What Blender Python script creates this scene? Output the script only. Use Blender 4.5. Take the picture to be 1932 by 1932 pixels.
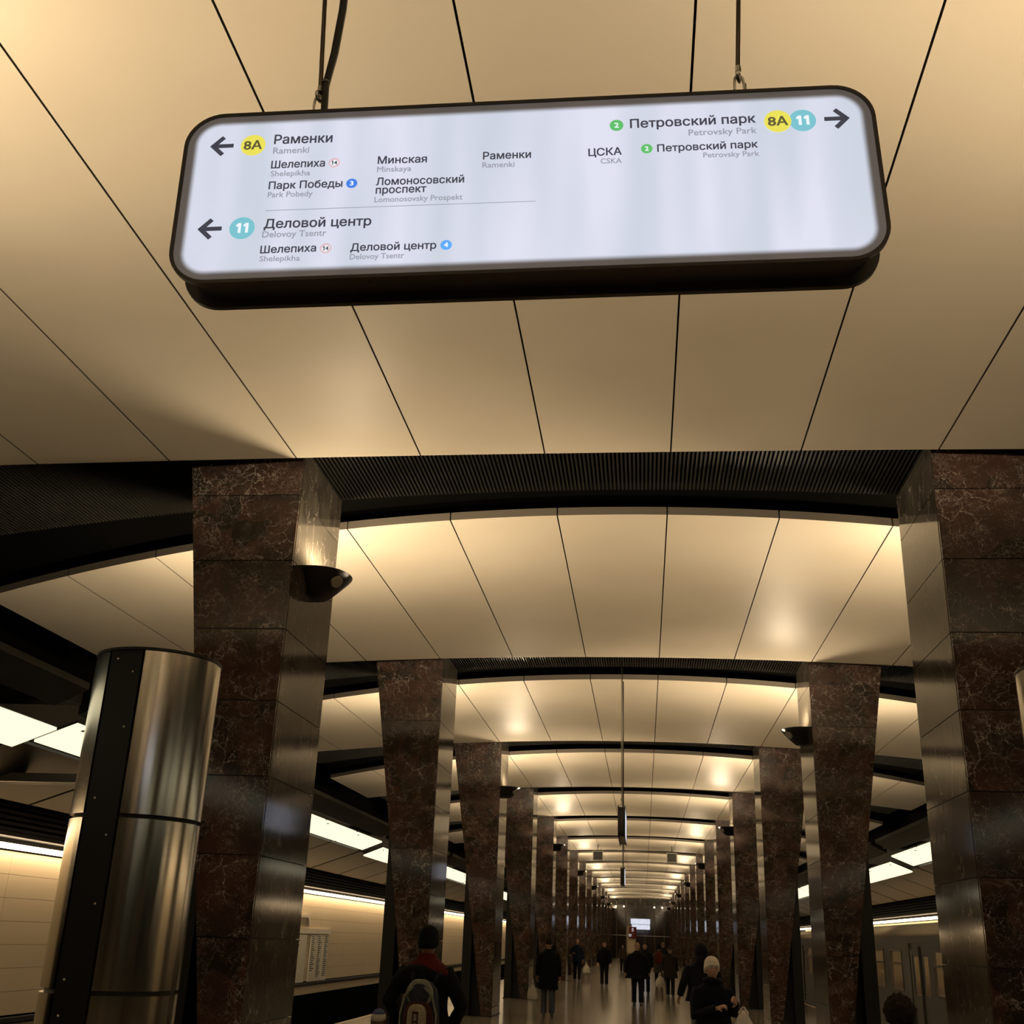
import bpy, bmesh, math, random
from mathutils import Vector, Matrix, noise
from mathutils.geometry import delaunay_2d_cdt
rnd = random.Random(7)
for o in list(bpy.data.objects): bpy.data.objects.remove(o)
S = bpy.context.scene
COL = S.collection
rad = math.radians

# ------------------------------------------------------------------ camera
F_PX, PITCH, YAW, ROLL = 2072.64, rad(21.1735), rad(7.1454), rad(2.1773)
EYE = Vector((0.3421, 0.0, 1.7847))
fw = Vector((-math.sin(YAW)*math.cos(PITCH), math.cos(YAW)*math.cos(PITCH), math.sin(PITCH)))
rt = Vector((math.cos(YAW), math.sin(YAW), 0)); up = rt.cross(fw)
r2 = rt*math.cos(ROLL)+up*math.sin(ROLL); u2 = -rt*math.sin(ROLL)+up*math.cos(ROLL)
cd = bpy.data.cameras.new('camera'); cam = bpy.data.objects.new('camera', cd); COL.objects.link(cam)
cd.sensor_width = 36; cd.lens = 36*F_PX/1932; cd.clip_end = 400; cd.clip_start = .05
M = Matrix((r2, u2, -fw)).transposed().to_4x4(); M.translation = EYE; cam.matrix_world = M
S.camera = cam
# ------------------------------------------------------------------ world + exposure
w = bpy.data.worlds.new('world'); S.world = w; w.use_nodes = True
w.node_tree.nodes['Background'].inputs[0].default_value = (.004, .0035, .0025, 1)
w.node_tree.nodes['Background'].inputs[1].default_value = 1.0
S.view_settings.view_transform = 'Standard'; S.view_settings.look = 'None'
S.view_settings.exposure = 0.14; S.view_settings.gamma = 1; S.view_settings.use_curve_mapping = False
UPLIGHT_W, SIDE_W, WARM = 50.0, 98.0, (1.0, .785, .52)
UP_MIN, UP_EXP = .36, -1.75
PANEL_E, STRIP_E, SIGN_E = 1.05, 5.0, 0.80

# ------------------------------------------------------------------ station dimensions (metres)
P = 9.0; Y0 = 10.643; PW = 1.3285; PLEN = 7.184; ZC = 6.606; ARCH = .0094
PF, PDEP, XI = -.065, 1.575, 3.277           # pillar front offset, depth, inner face
BAY0, BAY1 = -3, 14
YEND, YBACK = 137.5, -24.0

# ------------------------------------------------------------------ materials
def mat(name, base=(.5,.5,.5), rough=.5, metal=0.0, emis=None, es=0.0, spec=.5, coat=0.0):
    m = bpy.data.materials.new(name); m.use_nodes = True
    b = m.node_tree.nodes['Principled BSDF']
    b.inputs['Base Color'].default_value = (*base, 1); b.inputs['Roughness'].default_value = rough
    b.inputs['Metallic'].default_value = metal; b.inputs['Specular IOR Level'].default_value = spec
    b.inputs['Coat Weight'].default_value = coat; b.inputs['Coat Roughness'].default_value = .05
    if emis: b.inputs['Emission Color'].default_value = (*emis, 1); b.inputs['Emission Strength'].default_value = es
    return m
def nd(m, t, **kw):
    n = m.node_tree.nodes.new(t)
    for k, v in kw.items():
        if k in n.inputs: n.inputs[k].default_value = v
        else: setattr(n, k, v)
    return n
def lk(m, a, b): m.node_tree.links.new(a, b)
def ramp(m, src, stops, interp='LINEAR'):
    n = m.node_tree.nodes.new('ShaderNodeValToRGB'); n.color_ramp.interpolation = interp
    el = n.color_ramp.elements
    while len(el) < len(stops): el.new(.5)
    for e, (p, c) in zip(el, stops): e.position = p; e.color = (*c, 1) if len(c) == 3 else c
    lk(m, src, n.inputs[0]); return n.outputs[0]
def objcoords(m, per_object=True, scale=(1,1,1)):
    tc = nd(m, 'ShaderNodeTexCoord'); mp = nd(m, 'ShaderNodeMapping'); mp.inputs['Scale'].default_value = scale
    lk(m, tc.outputs['Object'], mp.inputs['Vector'])
    if per_object:
        oi = nd(m, 'ShaderNodeObjectInfo'); ml = nd(m, 'ShaderNodeMath', operation='MULTIPLY'); ml.inputs[1].default_value = 60
        lk(m, oi.outputs['Random'], ml.inputs[0]); cb = nd(m, 'ShaderNodeCombineXYZ')
        for i in range(3): lk(m, ml.outputs[0], cb.inputs[i])
        lk(m, cb.outputs[0], mp.inputs['Location'])
    return mp.outputs[0]
def mix(m, fac, a, b, mode='MIX'):
    n = m.node_tree.nodes.new('ShaderNodeMix'); n.data_type = 'RGBA'; n.blend_type = mode
    for s, v in ((0, fac), (6, a), (7, b)):
        if hasattr(v, 'type') and not isinstance(v, (tuple, float)): lk(m, v, n.inputs[s])
        else: n.inputs[s].default_value = v if s == 0 else (*v, 1)
    return n.outputs[2]
def bump(m, h, strength, dist=.01):
    n = nd(m, 'ShaderNodeBump'); n.inputs['Strength'].default_value = strength; n.inputs['Distance'].default_value = dist
    lk(m, h, n.inputs['Height']); lk(m, n.outputs[0], m.node_tree.nodes['Principled BSDF'].inputs['Normal'])
def setb(m, out, key='Base Color'): lk(m, out, m.node_tree.nodes['Principled BSDF'].inputs[key])
def fabric(name, c, rough=.9, sc=60, var=.25):
    m = mat(name, c, rough, spec=.2); v = objcoords(m, False)
    n = nd(m, 'ShaderNodeTexNoise', Scale=sc, Detail=4); lk(m, v, n.inputs['Vector'])
    setb(m, ramp(m, n.outputs[0], [(.3, tuple(x*(1-var) for x in c)), (.7, tuple(min(1, x*(1+var)) for x in c))]))
    bump(m, n.outputs[0], .25); return m

def marble_red():
    m = mat('red_marble', rough=.1, spec=.35); v = objcoords(m)
    n1 = nd(m, 'ShaderNodeTexNoise', Scale=1.6, Detail=6, Roughness=.62); lk(m, v, n1.inputs['Vector'])
    dv = nd(m, 'ShaderNodeVectorMath', operation='MULTIPLY_ADD'); dv.inputs[1].default_value = (.5,.5,.5)
    lk(m, n1.outputs['Color'], dv.inputs[0]); lk(m, v, dv.inputs[2])
    n2 = nd(m, 'ShaderNodeTexNoise', Scale=7, Detail=8, Roughness=.7); lk(m, v, n2.inputs['Vector'])
    dv2 = nd(m, 'ShaderNodeVectorMath', operation='MULTIPLY_ADD'); dv2.inputs[1].default_value = (.16,.16,.16)
    lk(m, n2.outputs['Color'], dv2.inputs[0]); lk(m, dv.outputs[0], dv2.inputs[2])
    base = ramp(m, n1.outputs[0], [(.32, (.026,.023,.018)), (.45, (.045,.028,.021)), (.6, (.072,.037,.029)), (.75, (.045,.031,.024))])
    clast = nd(m, 'ShaderNodeTexVoronoi', Scale=3.6); lk(m, dv.outputs[0], clast.inputs['Vector'])
    cm = ramp(m, clast.outputs['Color'], [(.28, (1,1,1)), (.34, (0,0,0))])
    base = mix(m, cm, base, (.026,.021,.016))
    out = base
    for sc, wd, lo, hi, col, k in ((4.6, .015, .46, .60, (.60,.52,.44), 0), (12, .026, .46, .62, (.48,.40,.33), 3.3), (26, .045, .46, .64, (.28,.23,.19), 7.7)):
        vo = nd(m, 'ShaderNodeTexVoronoi', Scale=sc, feature='DISTANCE_TO_EDGE'); lk(m, dv2.outputs[0], vo.inputs['Vector'])
        line = ramp(m, vo.outputs[0], [(0, (1,1,1)), (wd, (.0,.0,.0))])
        ms = nd(m, 'ShaderNodeTexNoise', Scale=1.9+k*.5, Detail=5, Roughness=.6); 
        ad = nd(m, 'ShaderNodeVectorMath', operation='ADD'); ad.inputs[1].default_value = (k*3, k, 5); lk(m, v, ad.inputs[0]); lk(m, ad.outputs[0], ms.inputs['Vector'])
        msk = ramp(m, ms.outputs[0], [(lo, (0,0,0)), (hi, (1,1,1))])
        f = nd(m, 'ShaderNodeMath', operation='MULTIPLY'); lk(m, line, f.inputs[0]); lk(m, msk, f.inputs[1])
        out = mix(m, f.outputs[0], out, col)
    setb(m, out); bump(m, n2.outputs[0], .015, .004); return m
def marble_brown():
    m = mat('brown_marble', rough=.10, spec=.17); v = objcoords(m, True, (1.3, 1.7, .85))
    n1 = nd(m, 'ShaderNodeTexNoise', Scale=2.2, Detail=9, Roughness=.68, Distortion=.8); lk(m, v, n1.inputs['Vector'])
    base = ramp(m, n1.outputs[0], [(.3, (.022,.019,.015)), (.44, (.043,.037,.029)), (.54, (.064,.056,.043)), (.60, (.050,.044,.034)), (.74, (.105,.092,.072))])
    dv = nd(m, 'ShaderNodeVectorMath', operation='MULTIPLY_ADD'); dv.inputs[1].default_value = (.4,.4,.4)
    lk(m, n1.outputs['Color'], dv.inputs[0]); lk(m, v, dv.inputs[2])
    vo = nd(m, 'ShaderNodeTexVoronoi', Scale=3.2, feature='DISTANCE_TO_EDGE'); lk(m, dv.outputs[0], vo.inputs['Vector'])
    line = ramp(m, vo.outputs[0], [(0, (1,1,1)), (.020, (0,0,0))])
    ms = nd(m, 'ShaderNodeTexNoise', Scale=3, Detail=4); lk(m, v, ms.inputs['Vector'])
    msk = ramp(m, ms.outputs[0], [(.45, (0,0,0)), (.6, (1,1,1))])
    f = nd(m, 'ShaderNodeMath', operation='MULTIPLY'); lk(m, line, f.inputs[0]); lk(m, msk, f.inputs[1])
    setb(m, mix(m, f.outputs[0], base, (.30,.26,.21))); return m
def ceil_mat():
    m = mat('cream_ceiling_enamel', (.66,.59,.47), .50, spec=.04); v = objcoords(m, False)
    n = nd(m, 'ShaderNodeTexNoise', Scale=.7, Detail=2); lk(m, v, n.inputs['Vector'])
    setb(m, ramp(m, n.outputs[0], [(.3, (.64,.57,.45)), (.7, (.68,.61,.49))]))
    return m
def floor_mat():
    m = mat('polished_beige_granite', (.3,.26,.2), .15, spec=.5); v = objcoords(m, False)
    n = nd(m, 'ShaderNodeTexNoise', Scale=55, Detail=3); lk(m, v, n.inputs['Vector'])
    c = ramp(m, n.outputs[0], [(.35, (.25,.215,.155)), (.65, (.33,.285,.21))])
    b = nd(m, 'ShaderNodeTexBrick', Scale=1.0); b.offset = 0
    b.inputs['Brick Width'].default_value = .6; b.inputs['Row Height'].default_value = .6; b.inputs['Mortar Size'].default_value = .003
    lk(m, v, b.inputs['Vector'])
    setb(m, mix(m, b.outputs['Fac'], c, (.12,.1,.07))); return m
def steel_mat():
    m = mat('brushed_champagne_steel', (.60,.52,.38), .24, 1.0); v = objcoords(m, False, (14, 14, .06))
    n = nd(m, 'ShaderNodeTexNoise', Scale=6, Detail=4); lk(m, v, n.inputs['Vector'])
    setb(m, ramp(m, n.outputs[0], [(.3, (.17,.17,.17)), (.7, (.20,.20,.20))]), 'Roughness')
    setb(m, ramp(m, n.outputs[0], [(.3, (.50,.47,.40)), (.7, (.56,.53,.46))])); return m
MT = dict(
    red=marble_red(), brown=marble_brown(), ceil=ceil_mat(), floor=floor_mat(), steel=steel_mat(),
    black=mat('matt_black_paint', (.012,.011,.009), .55), slat=mat('black_metal_slat', (.015,.014,.011), .4, .3),
    void=mat('black_soffit', (.0018,.0018,.0014), .95, spec=.03), blackmetal=mat('black_satin_metal', (.010,.0095,.007), .4, spec=.3), edge=mat('painted_shade_panel_edge', (.15,.13,.105), .6, spec=.2),
    olive=mat('dark_olive_enamel', (.016,.015,.011), .3, spec=.25), pipe=mat('galvanised_pipe', (.35,.34,.30), .3, .9),
    cream=mat('cream_track_wall_enamel', (.62,.52,.37), .5, spec=.25), duct=mat('dark_grey_duct', (.016,.0155,.012), .55, spec=.2),
    panel=mat('warm_light_diffuser', (.8,.75,.55), .4, emis=(1,.93,.66), es=PANEL_E),
    strip=mat('warm_light_strip', (.8,.7,.5), .4, emis=(1,.80,.55), es=STRIP_E),
    lamp=mat('lamp_glass', (.9,.8,.6), .4, emis=(1,.8,.5), es=6), lens=mat('frosted_lens', (.25,.22,.17), .4),
    chrome=mat('zinc_plated_steel', (.55,.5,.42), .28, 1.0), chain=mat('stainless_chain', (.62,.6,.55), .25, 1.0),
    cable=mat('black_rubber_cable', (.008,.008,.007), .4), tie=mat('grey_cable_tie', (.3,.28,.25), .5),
    signbox=mat('anthracite_sign_housing', (.035,.031,.028), .45),
    signback=mat('sign_back_panel', (.05,.05,.05), .5),
)
for m_ in (MT['slat'], MT['olive'], MT['duct']):
    v_ = objcoords(m_, False); n_ = nd(m_, 'ShaderNodeTexNoise', Scale=3, Detail=4); lk(m_, v_, n_.inputs['Vector'])
    c_ = m_.node_tree.nodes['Principled BSDF'].inputs['Base Color'].default_value[:3]
    setb(m_, ramp(m_, n_.outputs[0], [(.3, tuple(x*.75 for x in c_)), (.7, tuple(x*1.2 for x in c_))]))

# ------------------------------------------------------------------ mesh helpers
class MB:
    def __init__(s): s.v = []; s.f = []
    def add(s, vs, fs):
        n = len(s.v); s.v += [tuple(v) for v in vs]; s.f += [tuple(i+n for i in f) for f in fs]; return s
    def box(s, x0, x1, y0, y1, z0, z1):
        return s.add([(x0,y0,z0),(x1,y0,z0),(x1,y1,z0),(x0,y1,z0),(x0,y0,z1),(x1,y0,z1),(x1,y1,z1),(x0,y1,z1)],
                     [(0,3,2,1),(4,5,6,7),(0,1,5,4),(1,2,6,5),(2,3,7,6),(3,0,4,7)])
    def hexa(s, b, t):   # four bottom points, four top points (ccw from above)
        return s.add(list(b)+list(t), [(0,3,2,1),(4,5,6,7),(0,1,5,4),(1,2,6,5),(2,3,7,6),(3,0,4,7)])
    def loft(s, rings, cap=True, close=True):
        n = len(rings[0]); k = len(s.v); vs = [p for r in rings for p in r]; fs = []
        for i in range(len(rings)-1):
            for j in range(n if close else n-1):
                a = i*n+j; b = i*n+(j+1) % n; fs.append((a, b, b+n, a+n))
        if cap: fs.append(tuple(reversed(range(n)))); fs.append(tuple(range((len(rings)-1)*n, len(rings)*n)))
        return s.add(vs, fs)
    def tube(s, pts, rs, n=12, round_ends=True):
        pts = [Vector(p) for p in pts]
        if not hasattr(rs, '__len__'): rs = [rs]*len(pts)
        rs = list(rs)
        if round_ends:
            d0 = (pts[0]-pts[1]).normalized(); d1 = (pts[-1]-pts[-2]).normalized()
            a = [(pts[0]+d0*rs[0]*math.sin(t), rs[0]*math.cos(t)) for t in (1.35, 1.0, .5)]
            b = [(pts[-1]+d1*rs[-1]*math.sin(t), rs[-1]*math.cos(t)) for t in (.5, 1.0, 1.35)]
            pts = [x for x, _ in a]+pts+[x for x, _ in b]; rs = [r for _, r in a]+rs+[r for _, r in b]
        rings = []; prev = None
        for i, p in enumerate(pts):
            t = (pts[min(i+1, len(pts)-1)]-pts[max(i-1, 0)]).normalized()
            if prev is None: u = t.orthogonal().normalized()
            else: u = (prev-t*prev.dot(t)).normalized()
            prev = u; v = t.cross(u)
            rings.append([p+(u*math.cos(2*math.pi*j/n)+v*math.sin(2*math.pi*j/n))*rs[i] for j in range(n)])
        return s.loft(rings)
    def ellipsoid(s, c, r, n=20, m=12, fn=None):
        rings = []
        for i in range(1, m):
            th = math.pi*i/m; rings.append([])
            for j in range(n):
                ph = 2*math.pi*j/n; d = Vector((math.sin(th)*math.cos(ph), math.sin(th)*math.sin(ph), -math.cos(th)))
                q = Vector((d.x*r[0], d.y*r[1], d.z*r[2]))
                if fn: q = fn(d, q)
                rings[-1].append(q+Vector(c))
        return s.loft(rings)
    def mesh(s, name):
        me = bpy.data.meshes.new(name); me.from_pydata(s.v, [], s.f); me.validate(); me.update(); return me
    def build(s, name, m, parent=None, smooth=False, loc=None):
        me = s.mesh(name); me.materials.append(MT[m] if isinstance(m, str) else m)
        if smooth: me.shade_smooth()
        return link(name, me, parent, loc)
def link(name, me, parent=None, loc=None):
    o = bpy.data.objects.new(name, me); COL.objects.link(o)
    if parent is not None: o.parent = parent
    if loc: o.location = loc
    return o
def bevel(o, w=.01, seg=2):
    bm = bmesh.new(); bm.from_mesh(o.data)
    bmesh.ops.bevel(bm, geom=list(bm.edges), offset=w, segments=seg, affect='EDGES', profile=.5)
    bm.to_mesh(o.data); bm.free(); return o
def smooth_angle(o, a=40):
    me = o.data; me.shade_smooth()
    bm = bmesh.new(); bm.from_mesh(me)
    for e in bm.edges:
        if len(e.link_faces) == 2 and e.calc_face_angle(0) > rad(a): e.smooth = False
    bm.to_mesh(me); bm.free(); return o
def empty(name, loc=(0,0,0), rz=0):
    o = bpy.data.objects.new(name, None); COL.objects.link(o); o.location = loc; o.rotation_euler = (0,0,rz); o.empty_display_size = .2; return o
def tag(o, label=None, cat=None, group=None, kind=None):
    if label: o['label'] = label
    if cat: o['category'] = cat
    if group: o['group'] = group
    if kind: o['kind'] = kind
    return o
def struct(o, label=None, cat='structure'):
    o['kind'] = 'structure'
    if label: o['label'] = label; o['category'] = cat
    return o
def rrect(w, h, r, n=8):   # rounded rectangle outline (x, z), ccw
    pts = []
    for cx, cz, a0 in ((w/2-r, h/2-r, 0), (-w/2+r, h/2-r, 90), (-w/2+r, -h/2+r, 180), (w/2-r, -h/2+r, 270)):
        for i in range(n+1):
            a = rad(a0+90*i/n); pts.append((cx+r*math.cos(a), cz+r*math.sin(a)))
    return pts
def uplight(name, loc, power, parent):
    # a wall washer: its reflector throws more light sideways than straight up, none below the rim
    l = bpy.data.lights.new(name, 'POINT'); l.energy = power; l.color = WARM; l.shadow_soft_size = .16; l.use_nodes = True
    nt = l.node_tree; em = nt.nodes.get('Emission') or nt.nodes.new('ShaderNodeEmission')
    tc = nt.nodes.new('ShaderNodeTexCoord'); sp = nt.nodes.new('ShaderNodeSeparateXYZ'); nt.links.new(tc.outputs['Normal'], sp.inputs[0])
    mx = nt.nodes.new('ShaderNodeMath'); mx.operation = 'MAXIMUM'; mx.inputs[1].default_value = UP_MIN; nt.links.new(sp.outputs[2], mx.inputs[0])
    pw = nt.nodes.new('ShaderNodeMath'); pw.operation = 'POWER'; pw.inputs[1].default_value = UP_EXP; nt.links.new(mx.outputs[0], pw.inputs[0])
    gt = nt.nodes.new('ShaderNodeMapRange'); gt.inputs['From Min'].default_value = -.02; gt.inputs['From Max'].default_value = .10; nt.links.new(sp.outputs[2], gt.inputs[0])
    ml = nt.nodes.new('ShaderNodeMath'); ml.operation = 'MULTIPLY'; nt.links.new(pw.outputs[0], ml.inputs[0]); nt.links.new(gt.outputs[0], ml.inputs[1])
    nt.links.new(ml.outputs[0], em.inputs['Strength'])
    o = bpy.data.objects.new(name, l); COL.objects.link(o); o.location = loc; o.parent = parent; return o
def area(name, loc, size, power, direction, color=WARM, parent=None, shape='DISK', sy=None, spread=180):
    l = bpy.data.lights.new(name, 'AREA'); l.shape = shape; l.size = size
    if sy: l.size_y = sy
    l.energy = power; l.color = color; l.spread = rad(spread)
    o = bpy.data.objects.new(name, l); COL.objects.link(o)
    z_ = -Vector(direction).normalized(); y_ = Vector((0, 1, 0)); x_ = y_.cross(z_).normalized(); y_ = z_.cross(x_)
    o.rotation_euler = Matrix((x_, y_, z_)).transposed().to_euler(); o.location = loc
    if parent is not None: o.parent = parent
    return o
# ================================================================== SETTING
def zc(x): return ZC-ARCH*x*x
floor = struct(MB().box(-5.9, 5.9, YBACK, YEND, -.35, 0).build('floor', 'floor'), 'polished beige granite platform floor between the two pillar rows', 'floor')
for sx in (-1, 1):     # granite kerb at the platform edge, slightly lighter
    struct(MB().box(min(sx*5.9, sx*6.0), max(sx*5.9, sx*6.0), YBACK, YEND, -.3, .004).build('trim_%d' % (1 if sx < 0 else 2), 'cream'), 'pale kerb strip along the %s platform edge' % ('left' if sx < 0 else 'right'), 'trim')
tb = MB()
for sx in (-1, 1):
    tb.box(min(sx*6.0, sx*9.7), max(sx*6.0, sx*9.7), YBACK, YEND, -1.5, -1.3)
tbo = struct(tb.build('floor', 'void'), 'dark track bed beside the platform', 'floor')
for sx in (-1, 1):
    for dx in (6.75, 8.27):
        MB().box(sx*dx-.035, sx*dx+.035, YBACK, YEND-.2, -1.3, -1.15).build('rail', 'chrome', tbo)
# ceiling: black slab, cream enamel panels in barrel-shaped bays, black slat strips between the bays
ceil = struct(MB().box(-9.7, 9.7, YBACK, YEND, 7.05, 7.2).build('ceiling', 'void'), 'arched station ceiling of cream panels with black slatted strips between bays', 'ceiling')
def yf(x): return Y0-PLEN+.0159*x*x
def yr(x): return Y0-.018*x*x
pm = []
for k in range(-6, 7):
    x0, x1 = (k-.5)*PW+.008, (k+.5)*PW-.008
    b = MB(); nx, ny = 4, 2; T = .10; g = {}
    for lv, dz in ((0, 0), (1, T)):
        for i in range(nx+1):
            x = x0+(x1-x0)*i/nx
            for j in range(ny+1):
                y = yf(x)+(yr(x)-yf(x))*j/ny; g[lv, i, j] = len(b.v); b.v.append((x, y, zc(x)+dz))
    for i in range(nx):
        for j in range(ny):
            b.f.append((g[0,i,j], g[0,i,j+1], g[0,i+1,j+1], g[0,i+1,j])); b.f.append((g[1,i,j], g[1,i+1,j], g[1,i+1,j+1], g[1,i,j+1]))
        b.f.append((g[0,i,0], g[0,i+1,0], g[1,i+1,0], g[1,i,0])); b.f.append((g[0,i+1,ny], g[0,i,ny], g[1,i,ny], g[1,i+1,ny]))
    for j in range(ny):
        b.f.append((g[0,0,j+1], g[0,0,j], g[1,0,j], g[1,0,j+1])); b.f.append((g[0,nx,j], g[0,nx,j+1], g[1,nx,j+1], g[1,nx,j]))
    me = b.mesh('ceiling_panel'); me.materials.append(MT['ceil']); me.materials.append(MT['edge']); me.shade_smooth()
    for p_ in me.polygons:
        if abs(p_.normal.z) < .3: p_.material_index = 1  # panel sides get a darker colour that imitates their shade
    bm = bmesh.new(); bm.from_mesh(me)
    for e in bm.edges:
        if len(e.link_faces) == 2 and e.calc_face_angle(0) > .6: e.smooth = False
    bm.to_mesh(me); bm.free(); pm.append(me)
for n in range(BAY0, BAY1+1):
    for me in pm: link('ceiling_panel', me, ceil, (0, n*P, 0))
b = MB(); pitch = .046
i = -int(8.55/pitch)
while i*pitch <= 8.55:
    x = i*pitch; ya = max(yr(x)-.25, yr(x)-.25); z = zc(x)
    b.box(x-.011, x+.011, ya, Y0+1.42, z+.16, z+.215); i += 1
sm = b.mesh('slat_strip'); sm.materials.append(MT['slat'])
b = MB(); nx = 24
for i in range(nx):     # black back tray above the slats and black recess before the next bay
    xa, xb = -8.6+17.2*i/nx, -8.6+17.2*(i+1)/nx
    b.hexa([(xa, Y0-1.6, zc(xa)+.25), (xb, Y0-1.6, zc(xb)+.25), (xb, Y0+3.2, zc(xb)+.25), (xa, Y0+3.2, zc(xa)+.25)],
           [(xa, Y0-1.6, zc(xa)+.3), (xb, Y0-1.6, zc(xb)+.3), (xb, Y0+3.2, zc(xb)+.3), (xa, Y0+3.2, zc(xa)+.3)])
tm = b.mesh('backing_tray'); tm.materials.append(MT['void'])
for n in range(BAY0, BAY1):
    o = link('slat_strip', sm, ceil, (0, n*P, 0)); o['kind'] = 'stuff'
    link('backing_tray', tm, ceil, (0, n*P, 0))
# track walls
WALL = {}
for sx in (-1, 1):
    X = sx*9.5; nm = 'left' if sx < 0 else 'right'
    wl = struct(MB().box(min(X, X+sx*.15), max(X, X+sx*.15), YBACK, YEND, -1.5, 7.1).build('wall_'+nm, 'void'),
                'dark track-side wall with cream enamel panel rows on the %s' % nm, 'wall'); WALL[sx] = wl
    rb = MB().box(0, .04, .004, 2.996, .0025, .3375); mats = []
    me = rb.mesh('wall_panel'); me.materials.append(MT['cream'])
    for r in range(7):
        for k in range(int((100-8)/3) if sx < 0 else 20):
            o = link('wall_panel', me, wl, (X-.04 if sx > 0 else X, 8+3*k, .39+r*.34+(-.0)))
    MB().box(min(X, X-sx*.12), max(X, X-sx*.12), YBACK, YEND-.1, .29, .36).build('cable_ledge', 'black', wl)
    MB().box(min(X, X-sx*.05), max(X, X-sx*.05), YBACK, YEND-.1, .04, .26).build('lower_band', 'cream', wl)
    MB().box(min(X, X-sx*.30), max(X, X-sx*.30), YBACK, YEND-.1, 2.96, 3.02).build('light_shelf', 'black', wl)
    for k in range(16):
        MB().box(min(X-sx*.09, X-sx*.02), max(X-sx*.09, X-sx*.02), 6+k*6+.03, 6+k*6+5.97, 2.80, 2.88).build('strip_light', 'strip', wl)
    b = MB()
    for r in range(12): b.box(min(X-sx*.08, X-sx*.02), max(X-sx*.08, X-sx*.02), YBACK, YEND-.1, 3.06+r*.085, 3.11+r*.085)
    o = b.build('louvre_strip', 'blackmetal', wl); o['kind'] = 'stuff'
    area('strip_glow', (X-sx*.22, 45, 2.93), .1, 700 if sx < 0 else 450, (sx*.8, 0, -1), (1, .72, .42), wl, 'RECTANGLE', 78)
    bpy.context.view_layer.update()
# ceiling over the tracks: sloped dark soffits and service runs
for sx in (-1, 1):
    tr = struct(MB().box(min(sx*6.86, sx*6.94), max(sx*6.86, sx*6.94), YBACK, YEND-.1, 4.41, 4.55).build('trim_%d' % (3 if sx < 0 else 4), 'blackmetal'),
                'black service beam over the %s track' % ('left' if sx < 0 else 'right'), 'trim')
    for n in range(BAY0, BAY1+1):
        ya = Y0+n*P+2.36-P; 
        for k in range(3):
            y0 = ya+k*2.98+.03; y1 = y0+2.9
            MB().hexa([(sx*8.75, y0, 3.38), (sx*8.75, y1, 3.38), (sx*7.42, y1, 3.86), (sx*7.42, y0, 3.86)][::sx],
                      [(sx*8.75, y0, 3.42), (sx*8.75, y1, 3.42), (sx*7.42, y1, 3.90), (sx*7.42, y0, 3.90)][::sx]).build('soffit_panel', 'olive', tr)
        MB().box(min(sx*6.6, sx*9.4), max(sx*6.6, sx*9.4), ya-.35, ya-.05, 4.3, 4.5).build('cross_beam', 'duct', tr)
        MB().hexa([(sx*6.75, ya+.2, 4.22), (sx*6.75, ya+8.6, 4.22), (sx*6.35, ya+8.6, 4.42), (sx*6.35, ya+.2, 4.42)][::sx],
                  [(sx*6.75, ya+.2, 4.5), (sx*6.75, ya+8.6, 4.5), (sx*6.35, ya+8.6, 4.5), (sx*6.35, ya+.2, 4.5)][::sx]).build('duct', 'duct', tr)
        MB().tube([(sx*6.9, ya+.1, 4.4), (sx*6.9, ya+8.3, 4.4)], .018, 8).build('pipe', 'pipe', tr)
    b = MB().box(min(sx*8.9, sx*8.96), max(sx*8.9, sx*8.96)+.0, YBACK, YEND-.1, 3.5, 5.2); b.build('service_wall', 'blackmetal', tr)
    MB().box(min(sx*7.0, sx*9.4), max(sx*7.0, sx*9.4), 14.2, 14.5, 3.5, 3.62).build('cross_beam', 'black', tr)
    MB().tube([(sx*7.0, 14.18, 3.5), (sx*9.4, 14.18, 3.5)], .008, 6).build('pipe', 'pipe', tr)
# far end: brown glazed wall with chrome posts
wf = struct(MB().box(-9.6, 9.6, YEND-.05, YEND+.2, -1.5, 7.1).build('wall_far', MT['brown']), 'dark brown glazed wall closing the far end of the hall', 'wall')
glass = mat('dark_brown_glass', (.035,.027,.018), .08, spec=.8)
for k in range(-4, 5):
    for z0, z1 in ((.05, 2.5), (2.56, 5.9)):
        MB().box(k*1.1-.5, k*1.1+.5, YEND-.13, YEND-.07, z0, z1).build('glass_panel', glass, wf)
for k in range(-4, 5):
    MB().box(k*1.1-.55-.05, k*1.1-.55+.05, YEND-.2, YEND-.06, 0, 6.2).build('metal_post', mat('brown_metal', (.10,.08,.05), .3, .7) if k == -4 else bpy.data.materials['brown_metal'], wf)
MB().box(-5, 5, YEND-.22, YEND-.06, 2.5, 2.56).build('transom', 'chrome', wf)
wb = struct(MB().box(-9.6, 9.6, YBACK-.2, YBACK, -1.5, 7.1).build('wall_back', 'void'), 'dark wall closing the hall behind the viewer', 'wall')

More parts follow.
